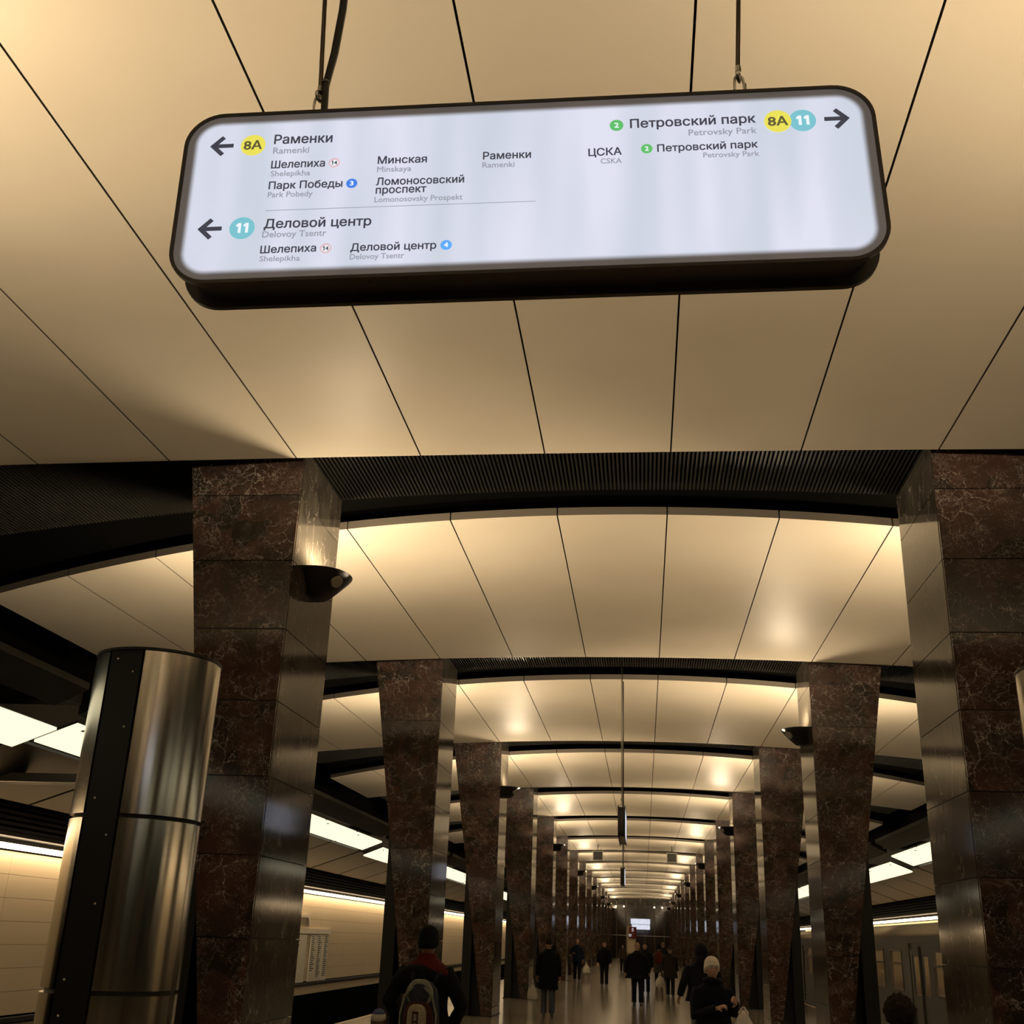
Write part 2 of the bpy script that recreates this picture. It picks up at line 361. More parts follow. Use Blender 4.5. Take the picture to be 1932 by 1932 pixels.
# ================================================================== PILLARS
ROWS = [.02, .21]+[.21+.74*i for i in range(1, 10)]      # slab joints
def xo(z): return 3.53+.155*z
FRONT = []; REAR = []; INNER = []; OUTER = []
J = .0045
for a, b_ in zip(ROWS[:-1], ROWS[1:]):
    z0, z1 = a+J, b_-J
    f = MB().hexa([(XI+.004, 0, z0), (xo(z0), 0, z0), (xo(z0), .03, z0), (XI+.004, .03, z0)], [(XI+.004, 0, z1), (xo(z1), 0, z1), (xo(z1), .03, z1), (XI+.004, .03, z1)])
    FRONT.append(f.mesh('marble_slab'))
    REAR.append(MB().hexa([(XI, PDEP-.03, z0), (xo(z0), PDEP-.03, z0), (xo(z0), PDEP, z0), (XI, PDEP, z0)], [(XI, PDEP-.03, z1), (xo(z1), PDEP-.03, z1), (xo(z1), PDEP, z1), (XI, PDEP, z1)]).mesh('marble_slab'))
    INNER.append(MB().box(XI, XI+.03, .034, PDEP-.034, z0, z1).mesh('marble_slab'))
    OUTER.append(MB().hexa([(xo(z0)-.03, .034, z0), (xo(z0), .034, z0), (xo(z0), PDEP-.034, z0), (xo(z0)-.03, PDEP-.034, z0)],
                           [(xo(z1)-.03, .034, z1), (xo(z1), .034, z1), (xo(z1), PDEP-.034, z1), (xo(z1)-.03, PDEP-.034, z1)]).mesh('marble_slab'))
for l_, m_ in ((FRONT, 'red'), (REAR, 'red'), (INNER, 'brown'), (OUTER, 'brown')):
    for me in l_: me.materials.append(MT[m_])
def mirror_mesh(me):
    m2 = me.copy(); m2.transform(Matrix.Scale(-1, 4, (1,0,0))); m2.flip_normals(); return m2
SETS = {1: (FRONT, REAR, INNER, OUTER)}
SETS[-1] = tuple([mirror_mesh(x) for x in l] for l in SETS[1])
core = MB().hexa([(XI+.025, .025, 0), (xo(0)-.025, .025, 0), (xo(0)-.025, PDEP-.025, 0), (XI+.025, PDEP-.025, 0)],
                 [(XI+.025, .025, 6.87), (xo(6.87)-.025, .025, 6.87), (xo(6.87)-.025, PDEP-.025, 6.87), (XI+.025, PDEP-.025, 6.87)]).mesh('core'); core.materials.append(MT['black'])
zt = (4.06-3.53)/.155
post = MB().hexa([(xo(0)+.02, .30, 0), (4.06, .05, 0), (4.06, PDEP-.05, 0), (xo(0)+.02, PDEP-.3, 0)], [(4.03, .30, zt+.02), (4.06, .05, zt+.02), (4.06, PDEP-.05, zt+.02), (4.03, PDEP-.3, zt+.02)])
post = MB().add([(3.56, .35, .0), (4.06, .35, 0), (4.06, .35, zt+.02), (3.56, PDEP-.35, 0), (4.06, PDEP-.35, 0), (4.06, PDEP-.35, zt+.02)], [(0,1,2), (5,4,3), (0,3,4,1), (1,4,5,2), (2,5,3,0)])
post.box(3.84, 4.06, .04, .36, 0, 2.1)
post = MB().add([(3.56, .35, 0), (4.06, .35, 0), (4.06, .35, zt+.02), (3.56, PDEP-.35, 0), (4.06, PDEP-.35, 0), (4.06, PDEP-.35, zt+.02)], [(0,1,2), (5,4,3), (0,3,4,1), (1,4,5,2), (2,5,3,0)])
flange = MB()
for ya_, yb_ in ((.04, .34), (PDEP-.34, PDEP-.04)):
    zb = (3.84-3.53)/.155
    flange.hexa([(3.84, ya_, 0), (4.06, ya_, 0), (4.06, yb_, 0), (3.84, yb_, 0)], [(3.84, ya_, zb-.02), (4.06, ya_, zt-.02), (4.06, yb_, zt-.02), (3.84, yb_, zb-.02)])
postm = post.mesh('steel_post'); postm.materials.append(MT['black']); flm = flange.mesh('post_cladding'); flm.materials.append(MT['blackmetal'])
plinth = MB().box(XI-.02, 4.08, -.03+.0, PDEP+.03, 0, .02).mesh('plinth'); plinth.materials.append(MT['blackmetal'])
PM = {1: (core, postm, flm, plinth)}; PM[-1] = tuple(mirror_mesh(x) for x in PM[1])
ORD = ['nearest', 'second', 'third', 'fourth', 'fifth', 'sixth', 'seventh', 'eighth', 'ninth', 'tenth', 'eleventh', 'twelfth', 'thirteenth', 'fourteenth', 'last']
for sx in (-1, 1):
    side = 'left' if sx < 0 else 'right'
    for n in range(BAY0, BAY1+1):
        root = empty('marble_pillar', (0, Y0+n*P+PF, 0))
        if 0 <= n < 8:
            ex = {(-1,0): ', broad, behind the metal column', (-1,1): ', behind the person with the backpack', (1,0): ', cut by the right edge of the photo', (1,1): ', beside the blue train'}.get((sx, n), '')
            tag(root, '%s tapered red marble pillar in the %s row%s' % (ORD[n], side, ex), 'pillar', 'marble pillars along the hall')
        elif n >= 8: tag(root, '%s red marble pillar of the %s row, deep in the hall' % (ORD[n], side), 'pillar', 'farthest marble pillars of the %s row' % side)
        else: tag(root, 'red marble pillar of the %s row standing behind the viewpoint' % side, 'pillar', 'marble pillars behind the viewpoint on the %s' % side)
        for nm, me in zip(('core', 'steel_post', 'post_cladding', 'plinth'), PM[sx]): link(nm, me, root)
        for l in SETS[sx]:
            for me in l: link('marble_slab', me, root)

# ================================================================== UPLIGHTS
def bowl(root, face):
    # local: mounted on plane x=0, bulging towards +x; top rim z=.0, bottom z=-.26
    def outline(d, l, n=14):
        return [(d*math.sin(math.pi*i/n)**.75, -l*math.cos(math.pi*i/n)) for i in range(n+1)]
    rings = []
    for z, d, l in ((-.26, .20, .15), (-.20, .27, .20), (-.13, .34, .265), (-.06, .40, .335), (-.015, .435, .385), (0, .44, .39), (0, .42, .37), (-.05, .38, .345), (-.05, .02, .3)):
        rings.append([(x+.0005, y, z) for x, y in outline(d, l)])
    o = MB().loft(rings[:-1]).build('bowl', 'blackmetal', root); smooth_angle(o, 50)
    MB().add([(x, y, -.045) for x, y in outline(.375, .34)], [tuple(range(15))]).build('lamp_glass', 'lamp', root)
    n = 20; c = Vector((.318, -.15*face, -.11)); nrm = Vector((.62, -.5*face, -.62)).normalized(); a = nrm.orthogonal().normalized(); b2 = nrm.cross(a)
    ring = [[c+nrm*h+(a*math.cos(2*math.pi*i/n)+b2*math.sin(2*math.pi*i/n))*r for i in range(n)] for h, r in ((-.05, .07), (.022, .07), (.03, .06))]
    MB().loft(ring).build('lens', 'lens', root)
DESC = {(-1,0): 'black boat-shaped uplight with pale lens on the nearest left pillar', (1,1): 'black wedge-shaped uplight on the second right pillar', (-1,2): 'small black uplight on the third left pillar',
        (1,3): 'small black uplight on the fourth right pillar', (-1,4): 'small black uplight on the fifth left pillar', (1,5): 'tiny black uplight on the sixth right pillar', (-1,6): 'tiny black uplight on the seventh left pillar'}
for n in range(BAY0, BAY1+1):
    for sx in (-1, 1):
        inner = (n % 2 == 0) == (sx < 0)
        yb = Y0+n*P
        if inner:
            root = empty('wall_uplight', (sx*XI, yb+.66, 5.45), 0 if sx < 0 else math.pi)
            tag(root, DESC.get((sx, n), 'black uplight on the inner face of the %s %s row pillar' % (ORD[max(n,0)], 'left' if sx < 0 else 'right') if n > 0 else 'black uplight on a %s pillar behind the viewpoint' % ('left' if sx < 0 else 'right')), 'wall light', 'uplights facing the hall')
            bowl(root, 1 if sx < 0 else -1)
            uplight('bulb', (.39, 0, .04), UPLIGHT_W, root)
        # unseen uplight and housing added on each pillar's back face to brighten the next bay
        root = empty('wall_uplight', (sx*3.90, yb+PF+PDEP+.002, 5.45), math.pi/2)
        tag(root, ('added unseen uplight on the rear face of the %s %s row pillar' % (ORD[n], 'left' if sx < 0 else 'right')) if n >= 0 else 'added unseen uplight on the rear face of a %s row pillar behind the viewpoint' % ('left' if sx < 0 else 'right'), 'wall light', 'added unseen uplights on the back of the %s pillars' % ('left' if sx < 0 else 'right'))
        bowl(root, 1)
        uplight('bulb', (.39, 0, .04), SIDE_W, root)

# ================================================================== METAL COLUMNS
def metal_column(cx, cy, label, face):
    root = tag(empty('metal_column', (cx, cy, 0)), label, 'column')
    R = .462; segs = [(.0, .12), (.14, 1.33), (1.36, 2.47), (2.50, 3.66)]
    slots = [face-rad(33), face+rad(147)]; hw = rad(18.5)
    for z0, z1 in segs:
        for k in range(2):
            a0 = slots[k]+hw; a1 = slots[(k+1) % 2]-hw + (2*math.pi if k == 1 else 0); n = 30
            out = [(R*math.cos(a0+(a1-a0)*i/n), R*math.sin(a0+(a1-a0)*i/n)) for i in range(n+1)]
            inn = [(x*.93, y*.93) for x, y in out][::-1]
            prof = out+inn
            o = MB().loft([[(x, y, z) for x, y in prof] for z in (z0, z1)]).build('steel_shell', 'steel', root); smooth_angle(o, 30)
    n = 40
    MB().loft([[(R*.935*math.cos(2*math.pi*i/n), R*.935*math.sin(2*math.pi*i/n), z) for i in range(n)] for z in (0, 3.65)]).build('core', 'black', root, True)
    smooth_angle(root.children[-1], 30)
    MB().loft([[((R+.004)*math.cos(2*math.pi*i/n), (R+.004)*math.sin(2*math.pi*i/n), z) for i in range(n)] for z in (3.665, 3.685)]).build('top_cap', 'blackmetal', root)
    for s in slots:
        d = Vector((math.cos(s), math.sin(s), 0)); t = Vector((-math.sin(s), math.cos(s), 0)); w_ = .128
        q = [d*(R*.90)-t*w_, d*(R*.955)-t*w_, d*(R*.955)+t*w_, d*(R*.90)+t*w_]
        MB().loft([[Vector((p.x, p.y, z)) for p in q] for z in (0, 3.68)]).build('black_channel', 'blackmetal', root)
        for z in [.3, .75, 1.2, 1.42, 1.9, 2.35, 2.6, 3.1, 3.5, 3.6]:
            c = d*(R*.957)+t*(.07 if int(z*10) % 2 else -.07)
            MB().ellipsoid((c.x, c.y, z), (.009, .009, .009), 8, 6).build('rivet', 'chrome', root)
    return root
metal_column(-3.36, 8.0, 'brushed champagne steel column with black vertical channel, left of the nearest left pillar', math.atan2(0-8.0, .34+3.36))
metal_column(3.45, 8.0, 'brushed steel column cut off at the right edge of the photo', math.atan2(0-8.0, .34-3.45))

# ================================================================== TRACK LIGHTS
OFF = {0: .07, 1: 0, 2: 0}
for sx in (-1, 1):
    side = 'left' if sx < 0 else 'right'
    for n in range(-2, 13):
        ya = 13.05+(n-1)*P; sh = -.0 if n % 3 else .0; k = (n % 3 == 0)
        dx = .05 if k else 0; dz = -.13 if k else 0
        root = empty('track_light', (sx*(7.06+dx), ya, 4.0+dz))
        lab = ORD[n] if n >= 0 else None
        if lab: tag(root, '%s glowing cream three-panel light over the %s track' % (lab, side), 'ceiling light', 'glowing light panels over the tracks')
        else: tag(root, ('distant glowing light over the %s track' if n > 0 else 'glowing light over the %s track behind the viewpoint') % side, 'ceiling light', 'glowing light panels over the tracks')
        for j in range(3):
            y0 = .25+j*2.91; y1 = y0+2.79
            def slab(hx, za, zb, ya_, yb_): 
                s_ = .40
                return MB().hexa([(sx*hx, ya_, -hx*s_+za), (sx*hx, yb_, -hx*s_+za), (-sx*hx, yb_, hx*s_+za), (-sx*hx, ya_, hx*s_+za)][::sx],
                                 [(sx*hx, ya_, -hx*s_+zb), (sx*hx, yb_, -hx*s_+zb), (-sx*hx, yb_, hx*s_+zb), (-sx*hx, ya_, hx*s_+zb)][::sx])
            slab(.27, 0, .03, y0, y1).build('light_panel', 'panel', root)
            slab(.28, .031, .06, y0-.01, y1+.01).build('panel_frame', 'blackmetal', root)
            MB().box(-sx*.2-.035, -sx*.2+.035, y0+.25, y0+.32, .075-.0, .09).build('latch', 'black', root)

# ================================================================== SIGNS
SC = Vector((.03767, 2.41672, 3.62708)); SR = Vector((.999001, .035536, .027081)).normalized()
SN = Vector((.035608, -.999363, -.002171)).normalized(); SU = SN.cross(SR).normalized()
SU = SU if SU.z > 0 else -SU
SW, SH, ST = 1.8514, .5456, .125
white = mat('sign_face', (.7,.72,.8), .3, emis=(.80,.85,1.0), es=SIGN_E)
def sign_face_nodes(m):
    v = objcoords(m, False)
    n = nd(m, 'ShaderNodeTexNoise', Scale=1.5, Detail=1); mp = nd(m, 'ShaderNodeMapping'); mp.inputs['Scale'].default_value = (5, 1, .7)
    lk(m, v, mp.inputs[0]); lk(m, mp.outputs[0], n.inputs['Vector'])
    # light tubes behind the acrylic: the glow fades over the outermost 5 cm of the diffuser
    sp = nd(m, 'ShaderNodeSeparateXYZ'); lk(m, v, sp.inputs[0])
    def axis(o, half):
        a = nd(m, 'ShaderNodeMath', operation='ABSOLUTE'); lk(m, o, a.inputs[0])
        b = nd(m, 'ShaderNodeMath', operation='SUBTRACT'); b.inputs[1].default_value = half; lk(m, a.outputs[0], b.inputs[0])
        c = nd(m, 'ShaderNodeMath', operation='MAXIMUM'); c.inputs[1].default_value = 0; lk(m, b.outputs[0], c.inputs[0])
        d = nd(m, 'ShaderNodeMath', operation='POWER'); d.inputs[1].default_value = 2; lk(m, c.outputs[0], d.inputs[0]); return d.outputs[0]
    s = nd(m, 'ShaderNodeMath', operation='ADD'); lk(m, axis(sp.outputs[0], SW/2-.10), s.inputs[0]); lk(m, axis(sp.outputs[2], SH/2-.10), s.inputs[1])
    q = nd(m, 'ShaderNodeMath', operation='SQRT'); lk(m, s.outputs[0], q.inputs[0])
    e = ramp(m, q.outputs[0], [(.058, (1,1,1)), (.072, (.12,.10,.08))])
    c = ramp(m, n.outputs[0], [(.35, (.66,.72,.84)), (.65, (.82,.84,1.0))])
    setb(m, mix(m, 1.0, c, e, 'MULTIPLY'), 'Emission Color')
    m.node_tree.nodes['Principled BSDF'].inputs['Base Color'].default_value = (.14,.13,.12,1)
sign_face_nodes(white)
def flat(name, c, k=1.0): return mat(name, tuple(x*.3 for x in c), .4, emis=c, es=k)
INK = flat('ink_dark', (.040,.042,.062)); GREY = flat('ink_grey', (.27,.28,.34)); YEL = flat('badge_yellow', (.72,.66,.09)); TEAL = flat('badge_teal', (.17,.48,.56))
BLU = flat('badge_blue', (.05,.19,.70)); SKY = flat('badge_sky', (.10,.36,.85)); GRN = flat('badge_green', (.10,.46,.13)); WHT = flat('badge_white', (.75,.8,.85)); PNK = flat('badge_pink', (.55,.22,.26))
BRN = flat('ink_brown', (.09,.08,.03))
TMP = bpy.data.scenes.new('tmp'); VL = TMP.view_layers[0]
def glyph_loops(body):
    """outlines of a line of text as closed loops (font units)"""
    cu = bpy.data.curves.new('t', 'FONT'); cu.body = body; cu.resolution_u = 3; cu.fill_mode = 'NONE'
    o = bpy.data.objects.new('t', cu); TMP.collection.objects.link(o); VL.update()
    me = bpy.data.meshes.new_from_object(o.evaluated_get(VL.depsgraph))
    bpy.data.objects.remove(o); bpy.data.curves.remove(cu)
    nb = {}
    for e in me.edges:
        a, b_ = e.vertices; nb.setdefault(a, []).append(b_); nb.setdefault(b_, []).append(a)
    seen = set(); loops = []
    for s_ in nb:
        if s_ in seen: continue
        l = [s_]; seen.add(s_); cur = s_
        while True:
            nx = [n for n in nb[cur] if n not in seen]
            if not nx: break
            cur = nx[0]; seen.add(cur); l.append(cur)
        L = [me.vertices[i].co.xy.copy() for i in l]
        L = [p for i, p in enumerate(L) if (p-L[i-1]).length > 1e-5]
        if len(L) > 2: loops.append(L)
    bpy.data.meshes.remove(me); return loops
def inside(pt, L):
    r = False
    for i in range(len(L)):
        a, b_ = L[i-1], L[i]
        if (a.y > pt.y) != (b_.y > pt.y) and pt.x < (b_.x-a.x)*(pt.y-a.y)/(b_.y-a.y)+a.x: r = not r
    return r
ONE = [(0, .78), (.20, 1), (.36, 1), (.36, 0), (.20, 0), (.20, .80), (.07, .66)]
def text_mesh(body, bold=0):
    if '1' in body:       # numeral one with a flag, drawn by hand
        loops = []; x = 0; capn = _cap or .7
        for ch in body:
            if ch == '1': loops.append([Vector(((x+px*.9)*capn, pz*capn)) for px, pz in ONE]); x += .36*.9+.22
            else:
                L = glyph_loops(ch); x0 = min(p.x for l in L for p in l); loops += [[Vector((p.x-x0+x*capn, p.y)) for p in l] for l in L]; x += .9
    else: loops = glyph_loops(body)
    pts = []; ed = []
    for L in loops:
        n = len(pts); pts += L; ed += [(n+i, n+(i+1) % len(L)) for i in range(len(L))]
    v, _, f, _, _, _ = delaunay_2d_cdt(pts, ed, [], 0, 1e-6)
    bb = [(min(p.x for p in L), max(p.x for p in L), L) for L in loops]; out = []
    for t in f:
        c = (v[t[0]]+v[t[1]]+v[t[2]])/3
        if sum(inside(c, L) for x0, x1, L in bb if x0 <= c.x <= x1) % 2: out.append(tuple(t))
    me = bpy.data.meshes.new('t'); me.from_pydata([(p.x, p.y, 0) for p in v], [], out); me.update(); return me
_cap = None
def embolden(me, k):
    vs = [v.co.copy() for v in me.vertices]; fs = [tuple(p.vertices) for p in me.polygons]; b = MB()
    for i, (dx, dy) in enumerate(((-k, 0), (k, 0), (0, k*.8), (0, -k*.8), (k*.7, k*.6), (-k*.7, -k*.6), (k*.7, -k*.6), (-k*.7, k*.6))):
        b.add([(v.x+dx, v.y+dy, v.z+i*.002) for v in vs], fs)
    return b.mesh('t')
def put_text(name, body, x0, z0, x1, z1, cap, m, parent, bold=.02, y=-ST/2-.0012, lcap=None):
    """text with its baseline from (x0,z0) to (x1,z1) on the sign face; cap = height of a capital"""
    global _cap
    if _cap is None:
        _cap = max(p.y for L in glyph_loops('Н') for p in L)
    me = embolden(text_mesh(body), bold*.8)
    xs = [v.co.x for v in me.vertices]; a, b_ = min(xs), max(xs)
    sx_ = (x1-x0)/(b_-a); sy = cap/_cap; sh = (z1-z0)/(x1-x0)
    for v in me.vertices:
        X = (v.co.x-a)*sx_; v.co = (x0+X, y-v.co.z*.05, z0+X*sh+v.co.y*sy)
    me.materials.clear(); me.materials.append(m)
    return link(name, me, parent)
def disc(name, cx, cz, r, m, parent, y, r_in=0, n=40, depth=.0006):
    b = MB()
    if r_in: b.loft([[(cx+rr*math.cos(2*math.pi*i/n), yy, cz+rr*math.sin(2*math.pi*i/n)) for i in range(n)] for rr, yy in ((r, y), (r, y-depth), (r_in, y-depth), (r_in, y))], cap=False)
    else: b.loft([[(cx+r*math.cos(2*math.pi*i/n), yy, cz+r*math.sin(2*math.pi*i/n)) for i in range(n)] for yy in (y, y-depth)])
    return b.build(name, m, parent)
def poly(name, pts, m, parent, y, depth=.0006):
    return MB().loft([[(x, yy, z) for x, z in pts] for yy in (y, y-depth)]).build(name, m, parent)
def sign_box(root, W, H, T, two_sided=False, hang=True):
    fr = rrect(W, H, .105, 10)
    inn = rrect(W-.020, H-.020, .095, 10)
    back = rrect(W-.05, H-.05, .09, 10)
    loops = [[(x, -T/2+.004, z) for x, z in inn], [(x, -T/2-.004, z) for x, z in inn], [(x, -T/2-.004, z) for x, z in fr], [(x, -T/2+.012, z) for x, z in fr],
             [(x, -T/2+.014, z) for x, z in back]]
    tail = [[(x, T/2-.014, z) for x, z in back], [(x, T/2-.012, z) for x, z in fr], [(x, T/2+.004, z) for x, z in fr], [(x, T/2+.004, z) for x, z in inn], [(x, T/2-.004, z) for x, z in inn]]
    o = MB().loft(loops+tail).build('housing', 'signbox', root); smooth_angle(o, 35)
    MB().loft([[(x, y, z) for x, z in inn] for y in (-T/2-.0006, -T/2+.003)]).build('lit_face', white, root)
    MB().loft([[(x, y, z) for x, z in inn] for y in (T/2-.003, T/2+.0006)]).build('lit_face', white, root)
def hanger(root, x, z0, z1, y=0, lean=0):
    rod = MB().tube([(x, y, z0+.115), (x+lean*(z1-z0), y, z1)], .0065, 12, False).build('suspension_rod', 'chrome', root, True)
    MB().tube([(x, y, z0+.10), (x, y, z0+.117)], .0085, 6, False).build('nut', 'chain', rod)
    def ring(c, rx, rz, r, rot, n=20):
        pts = []
        for i in range(n+1):
            a = 2*math.pi*i/n; px, pz = rx*math.cos(a), rz*math.sin(a)
            if abs(rz) > rx: pz = max(-1, min(1, math.sin(a)*1.5))*(rz-rx)+rx*math.sin(a)
            pts.append((c[0]+px*math.cos(rot), c[1]+px*math.sin(rot), c[2]+pz))
        return MB().tube(pts, r, 8, False)
    ring((x, y, z0+.082), .0135, .014, .0055, math.pi/2*.75).build('eye_nut', 'chain', rod, True)
    ring((x, y, z0+.045), .0135, .038, .0038, .12).build('carabiner', 'chain', rod, True)
    MB().tube([(x+.0135, y, z0+.03), (x+.0135, y, z0+.056)], .0058, 6, False).build('carabiner_nut', 'chain', rod)
    ring((x, y, z0+.008), .010, .012, .004, math.pi/2).build('eye_bolt', 'chain', rod, True)
    return rod
R3 = Matrix((SR, -SN, SU)).transposed().to_4x4()
sg = empty('hanging_sign'); R3.translation = SC; sg.matrix_world = R3; tag(sg, 'large illuminated white direction sign with Cyrillic station names, hung in the foreground', 'sign')
sign_box(sg, SW, SH, ST)
fy = -ST/2-.0008
TX = [('Раменки', -0.6763, 0.1642, -0.515, 0.1617, 0.0304, 0),('Ramenki', -0.6762, 0.1314, -0.5764, 0.1302, 0.0214, 1),('Шелепиха', -0.6776, 0.0832, -0.53, 0.0823, 0.0245, 0),
('Shelepikha', -0.6764, 0.0569, -0.5681, 0.0555, 0.0184, 1),('Парк Победы', -0.6783, 0.0154, -0.4779, 0.0134, 0.0241, 0),('Park Pobedy', -0.6781, -0.0111, -0.5565, -0.0124, 0.0181, 1),
('Минская', -0.3868, 0.0829, -0.2537, 0.0814, 0.0243, 0),('Minskaya', -0.387, 0.0562, -0.2948, 0.0549, 0.0183, 1),('Ломоносовский', -0.3875, 0.0136, -0.1522, 0.0111, 0.0239, 0),
('проспект', -0.3872, -0.0134, -0.2519, -0.0141, 0.0239, 0),('Lomonosovsky Prospekt', -0.389, -0.0407, -0.1551, -0.0428, 0.0179, 1),('Раменки', -0.1038, 0.0823, 0.0242, 0.0815, 0.0242, 0),
('Ramenki', -0.1049, 0.0557, -0.0194, 0.0546, 0.0182, 1),('Деловой центр', -0.6798, -0.1089, -0.3932, -0.1123, 0.0285, 0),('Delovoy Tsentr', -0.6815, -0.1376, -0.5104, -0.1395, 0.0201, 1),
('Шелепиха', -0.6825, -0.1865, -0.5342, -0.1866, 0.023, 0),('Shelepikha', -0.6818, -0.2111, -0.5747, -0.2131, 0.0172, 1),('Деловой центр', -0.4439, -0.1898, -0.2194, -0.192, 0.0228, 0),
('Delovoy Tsentr', -0.4439, -0.2155, -0.3021, -0.2165, 0.0171, 1),('Петровский парк', 0.2873, 0.164, 0.6168, 0.1639, 0.0289, 0),('Petrovsky Park', 0.4398, 0.1309, 0.617, 0.1296, 0.0203, 1),
('ЦСКА', 0.1753, 0.0785, 0.2632, 0.079, 0.0239, 0),('CSKA', 0.2072, 0.053, 0.2625, 0.0521, 0.0169, 1),('Петровский парк', 0.3559, 0.083, 0.6167, 0.0832, 0.0232, 0),('Petrovsky Park', 0.4743, 0.0581, 0.6183, 0.0563, 0.0168, 1)]
for t, a, b_, c, d, h, k in TX:
    put_text('lettering', t, a, b_, c, d, h, GREY if k else INK, sg, .014 if k else .026, fy)
def badge(cx, cz, r, m, txt, ink, y, cap, wd, ring=None):
    d_ = disc('line_badge', cx, cz, r, m, sg, y)
    if ring:
        disc('badge_ring', cx, cz, r, ring, d_, y-.0006, r*.90); disc('badge_ring', cx, cz, r*.78, ring, d_, y-.0006, r*.70)
    put_text('badge_number', txt, cx-wd/2, cz-cap/2, cx+wd/2, cz-cap/2, cap, ink, d_, .03, y-.0012)
badge(-.7337, .1632, .0342, YEL, '8А', BRN, fy, .029, .051); badge(-.738, -.1057, .0342, TEAL, '11', WHT, fy, .029, .034)
badge(-.5043, .0922, .0149, WHT, '14', INK, fy, .0125, .0155, PNK); badge(-.5087, -.1791, .0149, WHT, '14', INK, fy, .0125, .0155, PNK)
badge(-.453, .0232, .0149, BLU, '3', WHT, fy, .0145, .010); badge(-.1941, -.1821, .0149, SKY, '4', WHT, fy, .0145, .011)
badge(.2518, .1749, .0181, GRN, '2', WHT, fy, .0165, .012); badge(.3288, .0944, .0149, GRN, '2', WHT, fy, .0145, .010)
badge(.7376, .1636, .0348, TEAL, '11', WHT, fy, .029, .034); badge(.6733, .164, .0352, YEL, '8А', BRN, fy-.0010, .029, .052)
def arrow(tx, tz, s):     # tip, direction
    b = MB(); t_ = .0062
    def bar(p, q):
        p, q = Vector(p), Vector(q); d = (q-p).normalized(); n_ = Vector((-d.y, d.x))*t_
        pts = [p+n_, p-n_, q-n_, q+n_]; b.loft([[(v.x, yy, v.y) for v in pts] for yy in (fy, fy-.0008)])
    bar((tx+s*.008, tz), (tx+s*.0647, tz)); bar((tx+s*.004, tz-.004), (tx+s*.036, tz+.029)); bar((tx+s*.004, tz+.004), (tx+s*.036, tz-.029))
    b.build('arrow', INK, sg)
arrow(-.8528, .1647, 1); arrow(-.8577, -.1042, 1); arrow(.8584, .1648, -1)
poly('divider_line', [(-.6793, -.0541), (.0365, -.0583), (.0365, -.0567), (-.6793, -.0525)], GREY, sg, fy)
for x in (-.58056, .59288):
    hanger(sg, x, SH/2+.022, 2.85, 0, -.03 if x < 0 else .07); MB().tube([(x, 0, SH/2), (x, 0, SH/2+.028)], .006, 8).build('stud', 'chain', sg)
cb = MB().tube([(-.564, 0, SH/2), (-.564, 0, SH/2+.05), (-.566, 0, SH/2+.14), (-.548, 0, SH/2+.26), (-.535, 0, SH/2+.42), (-.530, 0, SH/2+.6), (-.545, 0, SH/2+1.2), (-.56, 0, 2.85)], [.009,.010,.0105,.0115,.0115,.0115,.0115,.0115], 12, False).build('power_cable', 'cable', sg, True)
MB().tube([(-.567, 0, SH/2+.150), (-.567, 0, SH/2+.156)], .0135, 14, False).build('cable_tie', 'tie', cb)
for x in (-.40, .40):
    MB().tube([(x, -ST/2+.05, -SH/2+.0265), (x, -ST/2+.05, -SH/2+.0225)], .006, 10, False).build('screw', 'black', sg)
# signs farther down the hall
for X, Y, Z, rz, lab in ((-.02, 20.75, 3.74, math.pi/2, 'white illuminated sign hung edge-on over the middle of the hall'),
                         (-.30, 37.6, 3.74, math.pi/2, 'second edge-on hanging sign, farther down the hall'),
                         (.08, 110, 3.62, 0, 'bright rectangular sign facing the viewer at the far end')):
    s_ = empty('hanging_sign', (X, Y, Z), rz); tag(s_, lab, 'sign', 'signs hung along the hall axis')
    sign_box(s_, SW*1.05, SH, .12)
    for x in (-.98, .2) if rz else (0,): hanger(s_, x if rz else 0, SH/2, ZC-Z+(.1 if rz else .4))
    if rz: MB().tube([(.9, 0, SH/2), (.9, 0, ZC-Z+.1)], .012, 8).build('power_cable', 'cable', s_, True)
s_ = empty('hanging_sign', (.1, 118, 3.25)); tag(s_, 'lower lit sign tucked just behind the far bright sign', 'sign', 'signs hung along the hall axis')
sign_box(s_, 1.95, .5, .12); hanger(s_, 0, .25, 3.78)
# help point with red and cream boards near the far end
red = mat('dull_red_board', (.16,.012,.010), .5); crm = mat('cream_booth', (.42,.36,.25), .5)
t = tag(empty('help_point', (-.68, 101, 0)), 'cream booth with a red board on top near the far end of the hall', 'booth')
bevel(MB().box(-.4, .38, 0, .6, 0, 2.06).build('booth_body', crm, t), .02); bevel(MB().box(-.4, .02, .1, .5, 2.06, 3.1).build('cream_board', crm, t), .01)
rb_ = bevel(MB().box(-.19, .44, .0, .08, 2.08, 3.02).build('red_board', red, t), .01)
disc('white_mark', .12, 2.85, .07, WHT, rb_, -.001, .045); MB().box(.02, .22, -.003, -.001, 2.68, 2.71).build('white_mark', WHT, rb_)
disc('white_mark', -.1, 2.35, .1, WHT, rb_, -.001, .07)
MB().box(-.3, .28, -.012, -.002, 1.0, 1.9).build('notice_panel', 'cream', t)
